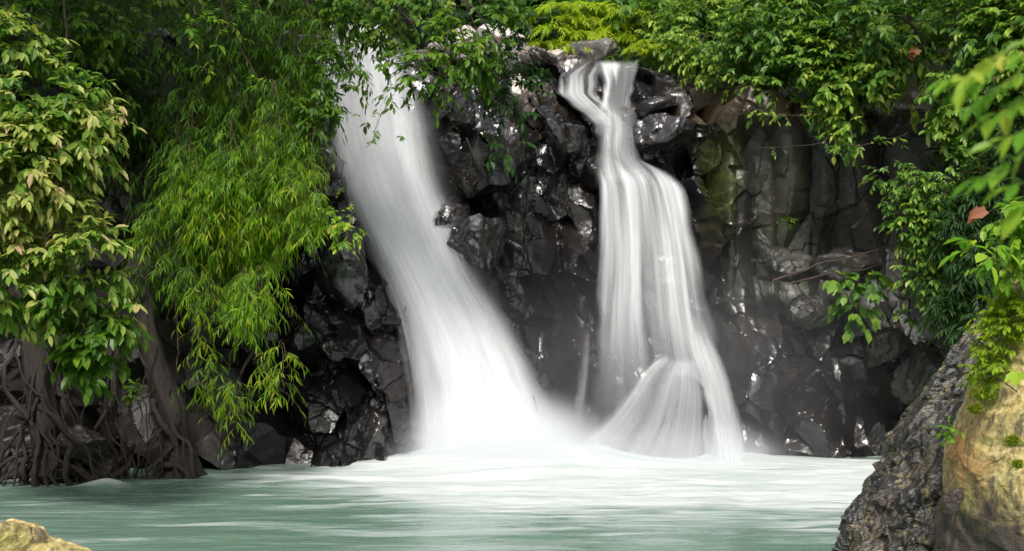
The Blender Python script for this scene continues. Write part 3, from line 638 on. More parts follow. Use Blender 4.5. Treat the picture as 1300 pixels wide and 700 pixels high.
M['l_yel'] = leaf_mat('yellowing_leaves', [(0, (.015, .06, .006)), (.3, (.055, .15, .012)), (.54, (.15, .24, .03)), (.78, (.40, .42, .12)), (.93, (.42, .29, .17))], rough=.38)
M['l_thin'] = leaf_mat('narrow_weeping_leaves', [(0, (.008, .032, .003)), (.33, (.03, .10, .004)), (.56, (.09, .21, .006)), (.85, (.2, .34, .012)), (1, (.35, .33, .02))], transl=.45, rough=.45)
M['l_mid'] = leaf_mat('glossy_green_leaves', [(0, (.015, .05, .005)), (.4, (.05, .12, .009)), (.75, (.11, .21, .015)), (1, (.26, .3, .03))], rough=.35)
M['l_right'] = leaf_mat('bank_leaves', [(0, (.02, .055, .010)), (.36, (.05, .13, .018)), (.64, (.15, .27, .035)), (.88, (.38, .46, .07))], rough=.34)
M['l_wood'] = leaf_mat('woodland_leaves', [(0, (.012, .04, .006)), (.5, (.05, .13, .014)), (1, (.17, .28, .025))], rough=.4)
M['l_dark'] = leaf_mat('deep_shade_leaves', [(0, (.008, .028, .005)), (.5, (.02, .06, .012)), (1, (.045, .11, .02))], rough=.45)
M['l_fern'] = leaf_mat('bright_fern_fronds', [(0, (.10, .2, .01)), (.5, (.26, .38, .015)), (1, (.45, .5, .03))], transl=.5)
M['l_near'] = leaf_mat('near_lime_leaves', [(0, (.05, .16, .015)), (.45, (.12, .28, .02)), (.8, (.3, .42, .04)), (1, (.5, .45, .09))], transl=.5)
M['moss'] = leaf_mat('moss', [(0, (.08, .13, .01)), (.5, (.2, .26, .015)), (1, (.34, .36, .03))], transl=.3)
M['dead'] = leaf_mat('dead_leaf', [(0, (.16, .06, .03)), (1, (.3, .12, .06))], transl=.3, rough=.6)

# far forest on the slope behind the falls: a mass nobody could count
def forest():
    rg = rng_(900); lf, st = Acc(), Acc()
    X = rg.uniform(-24, 24, 26000); t = rg.uniform(0, 1, 26000) ** 1.1; Y = spline(XW, YW, X) + 4.5 + 20 * t + rg.uniform(-1, 1, 26000)
    Z = 10.6 + 13 * t + rg.uniform(0, 3.6, 26000) + 1.2 * fbm(X * .3, Y * .3, seed=4)
    k = (fbm(X * .5, Y * .5, Z * .5, seed=14) > -.1) & ~((X > -4) & (X < 4.8) & (Z < 12.8) & (Y < 38)); p = np.stack([X, Y, Z], 1)[k]
    D = nrm(rg.normal(size=p.shape) + np.array([0, -.8, .3]))
    tone = np.clip(.5 + .7 * fbm(p[:, 0] * .35, p[:, 1] * .35, p[:, 2] * .35, seed=3) + rg.uniform(-.2, .2, len(p)), 0, 1)
    twigs(lf, None, rg, p, D, .9, 7, .34, .14, 'broad', .3, tone=tone)
    tag(lf.build('forest', M['l_wood'], None), 'green forest climbing the slope behind the falls', 'forest', kind='stuff')
forest()
# unseen woods behind the viewpoint, added to darken what the wet rock mirrors 
def woods_behind():
    rg = rng_(901); lf = Acc(); n = 9000
    a = rg.uniform(-1.9, 1.9, n) - np.pi / 2; r = rg.uniform(34, 44, n); z = rg.uniform(-1, 1, n) * 8 + 8 + 2.5 * np.sin(a * 9) + 1.5 * np.sin(a * 23)
    p = np.stack([np.cos(a) * r, np.sin(a) * r + 8, np.maximum(z, .2)], 1); D = nrm(-p + rg.normal(0, 12, p.shape)); D[:, 2] = .2
    twigs(lf, None, rg, p, D, 1.8, 5, 1.3, .7, 'broad', .3)
    tag(lf.build('woods', M['l_mid'], None), 'unseen woods behind the viewpoint, added for darker reflections', 'woods', kind='stuff')
woods_behind()

# unseen crowns added over both banks to shade the upper left and right wall
def canopy(name, label, cat, anchor, box, n, mt, seed, leafL=.42, gap=-.05):
    rg = rng_(seed); root = empty(name, anchor, label, cat); lf, st, br = Acc(), Acc(), Acc()
    lo, hi = np.array(box[0], float), np.array(box[1], float); c = (lo + hi) / 2; h = (hi - lo) / 2
    d = rg.uniform(-1, 1, (n * 2, 3)); d = d[np.linalg.norm(d, axis=1) < 1]; p = c + d * h
    p = p[fbm(p[:, 0] * .45, p[:, 1] * .45, p[:, 2] * .45, seed=seed) > gap]
    twigs(lf, st, rg, p, rg.normal(size=p.shape) + np.array([0, 0, .1]), .9, 8, leafL, leafL * .42, 'broad', .4, r=.012)
    tube(br, wander(anchor, c + np.array([0, 0, h[2] * .6]), 24, .5, seed), np.linspace(.38, .12, 24), 12, .15)
    for i in range(9):
        q0 = np.array(anchor) * (.35 - .02 * i) + c * (.65 + .02 * i); tube(br, wander(q0, c + rg.uniform(-.8, .8, 3) * h, 16, .4, seed + i), np.linspace(.12, .03, 16), 6)
    finish(root, lf, st, mt, M['twig']); br.build('trunk', M['bark'], root, True, root.location)
canopy('added_shade_tree', 'unseen tree added on the left bank, its crown placed to shade the upper left', 'tree', (-16.5, 22, 4), ((-17, 15.5, 14), (-4.6, 25, 20)), 2600, M['l_mid'], 301)
canopy('added_shade_tree', 'unseen tree added on the right bank, its crown placed to shade the rock wall', 'tree', (17, 24, 6), ((7.5, 22, 16), (17, 27, 20.5)), 700, M['l_mid'], 302)

# ------------------------------------------------------------------ left bank
# weeping curtain of narrow leaves
def curtain(label, poly, depth, n, seed, anchor, tone0=.4, L=.21, gap=-.2, tl=.42, len_=(0.9, 2.4), group='curtains of weeping narrow leaves on the left', nl=9, wl_=.024):
    rg = rng_(seed); poly = np.array(poly, float); root = empty('weeping_bamboo', anchor, label, 'hanging bamboo', group); lf, st, br = Acc(), Acc(), Acc()
    lo, hi = poly.min(0), poly.max(0); cnt = 0; PP = []; DD = []; TT = []
    while cnt < n:
        px, py = rg.uniform(lo[0], hi[0]), rg.uniform(lo[1] - 60, hi[1] - 20); Y = rg.uniform(*depth); top = P(px, py, Y)
        ln = rg.uniform(*len_); k = int(ln / .13); az = rg.uniform(-1, 1); s = np.linspace(0, 1, k)
        q = top + np.stack([.5 * az * s * ln * .6 + .12 * vn(s * 3, s * 0 + cnt), -.25 * s * ln * rg.uniform(0, 1) , -ln * s ** 1.15], 1)
        qx = 650 + q[:, 0] / q[:, 1] * F; qy = HY - (q[:, 2] - CH) / q[:, 1] * F
        m = inpoly(qx, qy, poly) & (fbm(q[:, 0] * 1.1, q[:, 1] * .8, q[:, 2] * .8, seed=seed) + .6 * fbm(q[:, 0] * 2.6, q[:, 1] * 2, q[:, 2] * 3.2, seed=seed + 1) > gap)
        cnt += 1
        if m.sum() < 3: continue
        if rg.uniform() < .4: tube(st, q[m][::2] if m.sum() > 6 else q[m], .007, 4)
        c = int(m.sum()); a = rg.uniform(0, 2 * np.pi, c)
        PP.append(q[m]); DD.append(np.stack([np.cos(a), np.sin(a) * .8 - .45, -.25 + .5 * rg.uniform(-1, 1, c)], 1))
        TT.append(np.clip(tone0 + .30 * sstep(60, 380, qy[m]) + .15 * sstep(150, 400, qx[m]) - .2 + .55 * fbm(q[m][:, 0] * .9, q[m][:, 1] * .5, q[m][:, 2] * .9, seed=9) + .25 * s[m] + rg.uniform(-.2, .2, c), 0, 1))  # tone rises toward the lower right: light falloff put into the leaf colour
    PP, DD, TT = np.concatenate(PP), np.concatenate(DD), np.concatenate(TT)
    twigs(lf, st, rg, PP, DD, tl * rg.uniform(.5, 1.5, len(PP)), nl, L, wl_, 'thin', .5, 42, .6, jit=.26, tone=TT, r=.004, face=.8, up=.7)
    finish(root, lf, st, M['l_thin'], M['twig'])
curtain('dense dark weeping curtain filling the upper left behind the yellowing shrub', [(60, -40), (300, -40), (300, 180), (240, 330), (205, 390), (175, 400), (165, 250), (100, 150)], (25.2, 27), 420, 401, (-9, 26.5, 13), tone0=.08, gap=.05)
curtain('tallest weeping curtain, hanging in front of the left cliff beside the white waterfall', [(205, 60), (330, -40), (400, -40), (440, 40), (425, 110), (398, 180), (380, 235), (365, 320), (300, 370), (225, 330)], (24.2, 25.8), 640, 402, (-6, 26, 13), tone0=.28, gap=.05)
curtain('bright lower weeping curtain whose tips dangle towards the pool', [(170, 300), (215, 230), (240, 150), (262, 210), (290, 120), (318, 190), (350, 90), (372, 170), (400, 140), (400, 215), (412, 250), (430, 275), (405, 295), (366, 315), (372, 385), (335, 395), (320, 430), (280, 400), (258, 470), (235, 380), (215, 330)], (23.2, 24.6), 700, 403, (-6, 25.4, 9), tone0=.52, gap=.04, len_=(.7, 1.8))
curtain('small tuft of weeping leaves hanging lowest, just above the pool', [(235, 470), (275, 440), (315, 500), (320, 545), (300, 550), (290, 520), (245, 505)], (23.4, 24), 40, 404, (-6.4, 25, 4), tone0=.6, gap=-.6, len_=(.5, 1.0))
curtain('pale tuft of weeping leaves dangling at the right end of the curtain', [(330, 440), (365, 430), (372, 470), (362, 505), (348, 510), (335, 470)], (23.4, 24), 15, 405, (-5.4, 25, 4.4), tone0=.65, gap=-.6, len_=(.5, 1.0))

bush('leaning_shrub', 'big leaning shrub of pale yellowing leaves at the left edge of the pool', 'shrub', (-10.5, 20.5, 2.5),
     [(10, 70, 18.6, 50, 36, 1.0), (60, 125, 18.4, 62, 40, 1.1), (115, 150, 18.2, 26, 18, .6), (75, 185, 18.2, 62, 40, 1.0), (20, 230, 18, 70, 50, 1.2), (110, 245, 18, 48, 18, .6), (60, 290, 18, 60, 40, 1.0), (118, 330, 18, 40, 34, .8), (30, 350, 18, 56, 40, 1.1), (115, 385, 18, 52, 24, .8), (-40, 220, 18.6, 60, 150, 1.2)],
     1500, M['l_yel'], 411, leafL=.20, leafW=.078, n=8, tl=.42, droop=.35, ldroop=.45, gap=-.06, gs=1.5, limbs=11, tipboost=.45)
bush('leaning_shrub', 'deep green leafy shoot hanging under the yellowing shrub at the left', 'shrub', (-9.5, 20.5, 3),
     [(120, 430, 18.3, 32, 30, .5), (112, 455, 18.2, 18, 18, .3), (150, 405, 18.4, 22, 18, .4)], 80, M['l_mid'], 412, leafL=.22, leafW=.11, n=7, tl=.35, limbs=2, gap=-.6, limb_r=.02)
bush('understorey_bush', 'shaded green bush rising behind the yellowing shrub in the top left corner', 'bush', (-13, 25, 4),
     [(60, 20, 24, 90, 70, 1.2), (0, 40, 23, 60, 90, 1.2), (170, 20, 25, 80, 50, 1.0), (120, 90, 25, 60, 60, 1)], 420, M['l_mid'], 413, leafL=.2, leafW=.085, gap=-.1, limbs=4)

# fig trunks and roots at the waterline
def fig(label, trunk, r, roots, seed, spread, cat='tree', extra=None):
    rg = rng_(seed); base = P(*trunk[-1]); base[2] = 0; root = empty('fig_tree', base, label, cat); ac = Acc()
    pts = np.array([P(*q) for q in trunk]); t = np.linspace(0, 1, len(pts)); tt = np.linspace(0, 1, 40); q = np.stack([spline(t, pts[:, k], tt) for k in range(3)], 1)
    q += .06 * np.stack([vn(tt * 9, 0 * tt, seed=seed), vn(tt * 9, 0 * tt + 3, seed=seed), 0 * tt], 1)
    tube(ac, q, spline([0, .5, .85, 1], r, tt), 28, .38, seed)
    ac.build('trunk', M['bark'], root, True, base)
    for i in range(roots):
        ra = Acc(); s = rg.uniform(.25, .95); k = int(s * 39); p0 = q[k] + np.array([rg.uniform(-.3, .3), -.25, 0])
        p1 = np.array([base[0] + rg.uniform(-1, 1) * spread, base[1] - rg.uniform(.1, .7), -.15])
        m = wander(p0, p1, 26, .38, seed + i * 3); r0 = .012 + .06 * rg.uniform() ** 3
        tube(ra, m, np.linspace(r0, r0 * 1.25, 26) * (1 + .25 * vn(np.arange(26) * .6, np.zeros(26) + i)), 8, .2, i); ra.build('root', M['bark'], root, True, base)
    return root
fig('leaning fig trunk with buttressed roots standing in the water left of centre', [(178, 350, 25.4), (190, 430, 25.2), (212, 510, 25.1), (222, 560, 25.0), (228, 606, 24.9)], (.18, .28, .34, .55), 24, 501, 1.1)
fig('thin grey fig stem dividing in two above the pool between the two trunks', [(150, 400, 24.6), (148, 450, 24.5), (143, 520, 24.5), (158, 560, 24.5), (152, 606, 24.5)], (.08, .07, .07, .09), 7, 502, .5)
fig('mossy fig trunk at the far left with a tangle of roots over the bank', [(30, 330, 23.8), (40, 430, 23.7), (52, 500, 23.6), (60, 560, 23.5), (62, 606, 23.4)], (.24, .3, .34, .5), 30, 503, 1.9)
fig('slim dark fig trunk just right of the mossy one', [(95, 330, 24.4), (88, 420, 24.3), (80, 500, 24.2), (96, 560, 24.1), (104, 606, 24.0)], (.14, .14, .16, .24), 12, 504, 1.2)
boulder(95, 562, 23.6, (.62, .5, .45), 88, M['brown'], 'brown rounded rock among the fig roots at the left waterline', cuts=16)
bush('seedling', 'small green seedling growing on the dark bank between the fig roots', 'plant', P(170, 520, 24.6), [(170, 495, 24.5, 12, 12, .2)], 14, M['l_mid'], 505, leafL=.12, leafW=.05, n=6, tl=.16, limbs=1, gap=-1, limb_r=.01)

# hanging vines and the broad leaved branch over the left waterfall
def vine(label, pts, r, seed, name='vine', amp=.12, leaf=0, lmat=None, cat='vine', n=44, leafL=.14):
    pts = np.array([P(*q) for q in pts]); t = np.linspace(0, 1, len(pts)); tt = np.linspace(0, 1, n); q = np.stack([spline(t, pts[:, k], tt) for k in range(3)], 1)
    for k in range(3): q[:, k] += amp * fbm(tt * 6 + k * 3.3, 0 * tt + seed, seed=seed)
    root = empty(name, q[0], label, cat); ac = Acc(); tube(ac, q, np.linspace(r, r * .6, n), 6); ac.build('stem', M['hang_bark'], root, True, q[0])
    if leaf:
        rg = rng_(seed); lf, st = Acc(), Acc(); i = rg.integers(3, n, leaf); D = rg.normal(size=(leaf, 3)) + np.array([0, -.5, .1])
        twigs(lf, st, rg, q[i], D, .28, 6, leafL, leafL * .42, 'broad', .3, 60, .3); finish(root, lf, st, lmat or M['l_mid'], M['twig'])
    return root
vine('long pale vine slanting down across the weeping curtain from the top', [(276, -20, 23.6), (300, 50, 23.5), (325, 95, 23.4), (335, 125, 23.4)], .018, 601, leaf=3, lmat=M['l_near'], leafL=.17)
vine('thin reddish vine hanging from the top above the left waterfall', [(386, -20, 23.8), (398, 30, 23.6), (410, 60, 23.6), (416, 90, 23.6)], .014, 602)
vine('bare woody vine hanging beside the yellowing shrub at upper left', [(80, -20, 22.5), (83, 30, 22.5), (85, 95, 22.4)], .035, 603, amp=.05)
vine('slack loop of vine hanging down the dark bank to the fig roots', [(222, 370, 24.4), (225, 430, 24.3), (224, 470, 24.2)], .02, 604)
vine('brown rooted vine drooping from the curtain to the waterline', [(325, 440, 24.4), (296, 500, 24.6), (288, 560, 25.2), (294, 590, 25.4)], .03, 605)
vine('thin vine dangling with a few leaves in front of the left waterfall', [(500, 120, 24.2), (482, 150, 24.1), (472, 180, 24.0), (462, 188, 24.0)], .008, 606, leaf=3, amp=.05)
vine('short hanging shoot with yellow green leaves at the top near the left edge', [(232, -15, 22.8), (245, 15, 22.7), (240, 38, 22.7), (268, 25, 22.6)], .01, 607, leaf=9, lmat=M['l_near'], leafL=.16)
vine('leafy shoot drooping at the top left of centre', [(340, -10, 23), (300, 20, 22.9), (270, 60, 22.8), (262, 90, 22.8)], .012, 608, leaf=7, lmat=M['l_near'], leafL=.17)
vine('dark looped vine across the upper central rocks', [(590, 175, 28.0), (606, 205, 28.0), (622, 212, 28.0), (640, 190, 28.0), (645, 160, 28.2)], .02, 609)
bush('overhanging_branch', 'leafy green branch reaching from the top over the head of the left waterfall', 'branch', P(430, -40, 25.5),
     [(520, 25, 25, 60, 36, .8), (560, 70, 24.8, 56, 36, .8), (480, 20, 25, 50, 30, .7), (600, 60, 24.8, 40, 40, .7), (545, 100, 24.6, 36, 22, .5), (610, 20, 25.2, 45, 30, .7)], 330, M['l_mid'], 611, leafL=.19, leafW=.085, n=7, tl=.4, limbs=9, gap=-.13, gs=1.4, limb_r=.03)
bush('overhanging_branch', 'darker leafy branch hanging across the upper central rocks', 'branch', P(560, -30, 26.4),
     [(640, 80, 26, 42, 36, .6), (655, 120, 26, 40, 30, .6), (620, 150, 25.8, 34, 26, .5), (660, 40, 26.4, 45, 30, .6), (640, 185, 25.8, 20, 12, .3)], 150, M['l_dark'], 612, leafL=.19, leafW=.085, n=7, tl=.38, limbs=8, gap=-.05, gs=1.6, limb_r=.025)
bush('overhanging_branch', 'fine leaved branch edging the left side of the upper left waterfall', 'branch', P(400, -40, 25),
     [(440, 40, 24.4, 40, 40, .6), (420, 110, 24.2, 30, 40, .6), (470, 75, 24.4, 26, 28, .5), (405, 150, 24, 24, 30, .5), (455, 10, 24.5, 40, 30, .6)], 190, M['l_mid'], 613, leafL=.17, leafW=.065, n=8, tl=.38, limbs=6, gap=-.05, gs=1.6, limb_r=.025)
bush('overhanging_branch', 'sparse twig of small leaves hanging into the white water near the top', 'branch', P(520, 80, 24.6),
     [(500, 122, 24.2, 16, 8, .3), (505, 140, 24.2, 10, 8, .2), (462, 152, 24, 12, 8, .2), (512, 173, 24.2, 5, 4, .1)], 14, M['l_mid'], 614, leafL=.16, leafW=.07, n=5, tl=.2, limbs=3, gap=-1, limb_r=.008)
bush('overhanging_branch', 'yellow green leafy tips poking from the curtain towards the left waterfall', 'branch', P(400, 250, 25),
     [(430, 280, 24, 24, 14, .4), (450, 290, 24, 14, 10, .3), (415, 262, 24, 18, 16, .3), (435, 300, 24, 14, 12, .3)], 46, M['l_near'], 615, leafL=.13, leafW=.055, n=7, tl=.28, limbs=4, gap=-1, limb_r=.01)

# ------------------------------------------------------------------ behind the falls and right bank
def ferns(label, anchor, spots, mt, seed, group='bright ferns at the cliff top', fl=.8, nf=13):
    rg = rng_(seed); root = empty('fern', anchor, label, 'fern', group); lf, st = Acc(), Acc()
    for (px, py, Y) in spots:
        c = P(px, py, Y); a = rg.uniform(0, 2 * np.pi, nf); D = np.stack([np.cos(a), np.sin(a) - .3, .8 + 0 * a], 1)
        twigs(lf, st, rg, np.tile(c, (nf, 1)), D, fl * rg.uniform(.7, 1.2, nf), 22, fl * .24, fl * .05, 'thin', .75, 78, .1, jit=.08, s0=.12, face=.2, vary=.1, r=.007, tone=rg.uniform(.3, 1, nf))
    finish(root, lf, st, mt, M['twig'], 'fronds', 'stalks')
ferns('clump of bright lime ferns left of the grey boulder on the cliff top', P(710, 62, 35), [(x, y, 34 + (x % 7) * .2) for x, y in [(694, 60), (700, 40), (712, 55), (722, 30), (735, 48), (690, 20), (708, 12), (728, 62), (716, 70)]], M['l_fern'], 701, fl=1.0)
ferns('clump of yellow green ferns behind the grey boulder', P(770, 60, 35), [(x, y, 34.6 + (x % 5) * .2) for x, y in [(752, 30), (765, 45), (778, 35), (790, 52), (802, 40), (745, 12), (772, 15), (795, 20)]], M['l_fern'], 702, fl=.95)
ferns('low cushion of glowing moss fern at the lip right of the cascade', P(822, 62, 33), [(x, y, 33 + (x % 5) * .1) for x, y in [(806, 64), (814, 58), (822, 54), (830, 60), (838, 66), (826, 66), (846, 60)]], M['l_fern'], 703, fl=.45, nf=18)
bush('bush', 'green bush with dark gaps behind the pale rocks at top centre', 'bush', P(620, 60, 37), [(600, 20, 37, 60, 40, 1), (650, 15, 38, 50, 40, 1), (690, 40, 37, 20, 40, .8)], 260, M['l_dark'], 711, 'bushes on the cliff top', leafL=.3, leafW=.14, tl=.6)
bush('bush', 'broad leaved bush above the lip of the right waterfall', 'bush', P(800, 50, 38), [(740, -20, 39, 50, 26, 1), (800, -10, 38, 50, 24, 1), (860, 20, 35, 50, 30, 1), (845, 48, 34, 30, 18, .6)], 420, M['l_right'], 712, 'bushes on the cliff top', leafL=.22, leafW=.1, tl=.5)
bush('bush', 'bush with golden green leaves hanging over the earthy bank right of the cascade', 'bush', P(910, 60, 33), [(880, 60, 32, 36, 26, .8), (915, 70, 31.5, 42, 38, .9), (950, 95, 31, 36, 30, .8), (900, 30, 33, 60, 36, 1)], 520, M['l_right'], 713, 'bushes on the right bank', leafL=.17, leafW=.075, tl=.38, gap=-.16)
bush('bush', 'bush of large pale green leaves overhanging the middle of the right wall', 'bush', P(1050, 60, 31), [(985, 40, 30.5, 60, 46, 1.1), (1030, 90, 29.8, 50, 40, 1), (1075, 70, 29.8, 60, 50, 1.1), (1060, 120, 29.4, 46, 24, .8), (1090, 150, 29, 42, 26, .8), (985, 110, 30, 30, 20, .5)], 900, M['l_right'], 714, 'bushes on the right bank', leafL=.23, leafW=.1, tl=.45, gap=-.17)
bush('bush', 'tall leafy bush in the top right corner of the bank', 'bush', P(1180, 60, 29), [(1130, 30, 29, 70, 46, 1.2), (1210, 40, 28, 80, 60, 1.2), (1160, 100, 28.4, 60, 50, 1.1), (1270, 60, 27, 60, 80, 1.2), (1230, 130, 27.4, 60, 50, 1.1), (1330, 100, 26, 60, 120, 1.5)], 1150, M['l_right'], 715, 'bushes on the right bank', leafL=.23, leafW=.1, tl=.45, gap=-.15)
bush('bush', 'drooping bush hanging low beside the right end of the rock wall', 'bush', P(1220, 200, 28), [(1150, 190, 27.8, 40, 34, .9), (1190, 230, 27.2, 46, 46, 1), (1165, 280, 27.4, 34, 36, .8), (1210, 300, 27, 44, 50, 1), (1190, 350, 27, 34, 36, .8), (1130, 215, 28, 24, 18, .5)], 800, M['l_right'], 716, 'bushes on the right bank', leafL=.17, leafW=.07, tl=.42, gap=-.18)
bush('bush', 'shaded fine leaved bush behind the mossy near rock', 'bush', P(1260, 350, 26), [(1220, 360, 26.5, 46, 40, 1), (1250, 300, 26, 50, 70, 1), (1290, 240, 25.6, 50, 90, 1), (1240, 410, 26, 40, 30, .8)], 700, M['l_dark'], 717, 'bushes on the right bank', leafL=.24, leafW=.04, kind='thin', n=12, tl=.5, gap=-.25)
vine('arching leafy spray reaching left across the dark wall', [(1085, 110, 29.2), (1040, 140, 28.8), (990, 146, 28.6), (955, 138, 28.6)], .012, 721, leaf=14, lmat=M['l_right'], name='leafy_spray')
vine('long thin spray curving down to the left in front of the wall', [(1110, 120, 28.9), (1070, 165, 28.6), (1030, 182, 28.5), (960, 188, 28.4)], .012, 722, leaf=8, lmat=M['l_right'], name='leafy_spray')
vine('short spray of pale leaves hanging beside the tall bush', [(1150, 170, 28.4), (1110, 182, 28.2), (1075, 186, 28.2), (1060, 190, 28.2)], .012, 723, leaf=16, lmat=M['l_right'], name='leafy_spray', leafL=.17)
bush('seedling', 'big leaved climbing plant hanging on the shaded right wall', 'plant', P(1090, 350, 28.6), [(1075, 370, 28.2, 24, 18, .3), (1100, 380, 28.2, 22, 20, .3), (1085, 400, 28.2, 12, 12, .2), (1105, 355, 28.2, 22, 8, .2)], 26, M['l_right'], 724, leafL=.28, leafW=.19, kind='heart', n=5, tl=.3, limbs=3, gap=-1, limb_r=.01, ldroop=.9)
bush('seedling', 'tiny fern like seedling alone in the middle of the right wall', 'plant', P(1003, 288, 28.9), [(1003, 283, 28.7, 6, 5, .1)], 7, M['l_mid'], 725, leafL=.12, leafW=.05, n=5, tl=.14, limbs=1, gap=-1, limb_r=.006)
bush('seedling', 'pair of small leaves growing low on the right bank behind the near rock', 'plant', P(1148, 402, 28), [(1150, 400, 27.8, 12, 8, .2)], 7, M['l_right'], 726, leafL=.17, leafW=.09, n=5, tl=.2, limbs=1, gap=-1, limb_r=.006)
for i, (px, py, Y, l) in enumerate([(1040, 335, 28.4, 'brown fallen stick resting on the ledge of the right wall'), (1060, 345, 28.3, 'thinner grey stick lying below the brown one on the ledge')]):
    a = Acc(); p0 = P(px - 60, py + 22 - i * 6, Y); p1 = P(px + 110, py - 26 + i * 8, Y - .3); tube(a, wander(p0, p1, 24, .12, 730 + i), np.linspace(.03, .014, 24) * (1 - .3 * i), 8, .2); tag(a.build('fallen_stick', M['hang_bark'], smooth=True), l, 'stick')
def single_leaf(px, py, Y, L, W_, ax, label, mt, n=1, name='dead_leaf', kind='heart'):
    a = Acc(); rg = rng_(int(px)); c = P(px, py, Y); axs = np.array([ax]) + rg.normal(0, .5, (n, 3)) * (n > 1)
    leaves(a, np.tile(c, (n, 1)) + rg.normal(0, .03, (n, 3)) * (n > 1), axs, np.tile([0.1, -1., .35], (n, 1)), np.full(n, L), np.full(n, W_), kind, rg.uniform(size=n), rg.uniform(size=n))
    tag(a.build(name, mt), label, 'dead leaf')
single_leaf(1158, 68, 26.4, .2, .15, (.4, 0, -.3), 'curled orange dead leaf caught high in the tall bush', M['dead'], 5)
single_leaf(1246, 266, 10.4, .17, .10, (-.1, 0, -1), 'large brown dead leaf hanging over the mossy near rock', M['dead'], 2)

# ------------------------------------------------------------------ near rocks
def loft(name, label, rows, cx, cY, ry, mt, seed, amp=.22, cell=.42, cat='rock', nth=520, nz=320, top=True, dx=0.0, ex=2.6):
    """a rock mass: rows give (z, its left edge x); rounded cross sections about cx, cY"""
    rows = np.array(rows, float); rows[:, 1] += dx; z = np.linspace(rows[0, 0], rows[-1, 0], nz); lx = spline(rows[:, 0], rows[:, 1], z)
    th = np.linspace(0, 2 * np.pi, nth, endpoint=False); TH, Zg = np.meshgrid(th, z); Rg = (cx - lx)[:, None]
    ct, st_ = np.cos(TH), np.sin(TH); k = (np.abs(ct) ** ex + np.abs(st_) ** ex) ** (-1 / ex)
    s = TH * 2.2 * (cx - rows[0, 1]) / 3
    w1 = s + .3 * fbm(s, Zg * 1.2, seed=seed); w2 = Zg + .3 * fbm(s, Zg * 1.2, seed=seed + 2)
    h1, a1 = plates(w1 / (cell * 2.2), w2 / (cell * 2.2), seed, .8, .8, .2); h2, a2 = plates(w1 / (cell * .85), w2 / (cell * .7), seed + 9, .9, .7, .2); h3, a3 = plates(w1 / (cell * .3), w2 / (cell * .28), seed + 19, .9, .6, .3)
    d = amp * (1.3 * h1 + .6 * h2 + .22 * h3) + amp * .5 * fbm(s * 1.2, Zg * 1.2, seed=seed + 7)
    shrink = np.clip((z[-1] - z) / .5, 0, 1)[:, None] ** .5 if top else 1
    X = cx - (Rg * shrink + d) * ct * k; Y = cY - (ry * (Rg / Rg.max()) ** .7 * shrink + d) * st_ * k
    V = np.stack([X, Y, Zg + 0 * d], -1)
    o = make(name, V.reshape(-1, 3), [gridf(nth, nz, 0, True), ], mt, None, {'i1': a1.ravel()}, False)
    return tag(o, label, cat)
loft('bank_rock', 'dark wet rock with yellow lichen rising from the pool on the near right bank', [(-1.0, 3.9), (.0, 4.22), (.35, 4.35), (.75, 4.5), (1.0, 4.62), (1.3, 4.86), (1.6, 4.92), (1.9, 5.08), (2.3, 5.36), (2.75, 5.66), (3.0, 5.9), (3.5, 6.18), (3.9, 6.6), (4.2, 7.2)], 9.6, 14.2, 2.6, M['bank'], 801, amp=.2, cell=.38, dx=.24)
M['yellow'] = None
def yellow_mat(edge=True):
    m, nt = mat('lichen_covered_rock' if edge else 'lichen_crust'); g = N(nt); co = g.coord((1.6, 1.6, 1.6)); x, y, z = g('SeparateXYZ', {0: g('NewGeometry').outputs['Position']}).outputs
    n1 = g.noise(1.6, 7, .65, co, .4); n2 = g.noise(9, 6, .65, co); n3 = g.noise(3.2, 6, .7, g.coord((1.6, 1.6, .8)))
    c = g.ramp(n2, [(.3, (.22, .17, .06)), (.48, (.42, .33, .12)), (.64, (.62, .53, .26))])
    c = g.mix(g.ramp(n1, [(.5, 0.), (.66, .6)]), c, (.24, .24, .05))
    c = g.mix(g.math('MULTIPLY', g.ramp(n3, [(.54, 0.), (.62, 1.)]), .8), c, (.06, .05, .04))
    low = g('MapRange', {'Value': g.math('ADD', g.math('ADD', z, g.math('MULTIPLY', n1, 1.4)), 0 if edge else 9), 'From Min': 2.0, 'From Max': 1.6}).outputs[0]
    c = g.mix(low, c, g.mix(n2, (.035, .027, .022), (.10, .08, .06)))
    ed = g('MapRange', {'Value': g.math('ADD', g.math('SUBTRACT', x, g.math('MULTIPLY', z, .18)), g.math('MULTIPLY', n1, .3)), 'From Min': 4.86, 'From Max': 4.72}).outputs[0]
    c = g.mix(g.math('MULTIPLY', ed, .8 if edge else 0), c, (.36, .14, .05))
    c = g.mix(.6, c, g.mix(g.noise(26, 4, .6, co), (.6,) * 3, (1.4,) * 3), 'MULTIPLY')
    b = g('Bump', {'Strength': .8, 'Distance': .05, 'Height': n3}); b2 = g('Bump', {'Strength': .6, 'Distance': .015, 'Height': g.noise(24, 5, .65, co), 'Normal': b.outputs[0]})
    p = g('BsdfPrincipled', {'Base Color': c, 'Roughness': .72, 'Normal': b2.outputs[0]}); g.out(p.outputs[0]); return m
M['yellow'] = yellow_mat(); M['crust'] = yellow_mat(False)
loft('bank_rock', 'tall yellow lichen covered rock face with an orange edge at the right foreground', [(-1.0, 4.7), (.5, 4.73), (1.2, 4.72), (1.72, 4.8), (2.24, 4.98), (2.75, 5.18), (3.1, 5.32), (3.5, 5.5), (4.0, 5.7), (4.5, 6.0)], 6.7, 12.0, 1.75, M['yellow'], 811, amp=.07, cell=.42, dx=.10, ex=2.1)
boulder(30, 690, 10.0, (.36, .4, .22), 821, M['crust'], 'lichen crusted stone in the bottom left corner', cuts=18, xyz=(-4.55, 10.0, 1.0), lv=90, rough=.08)
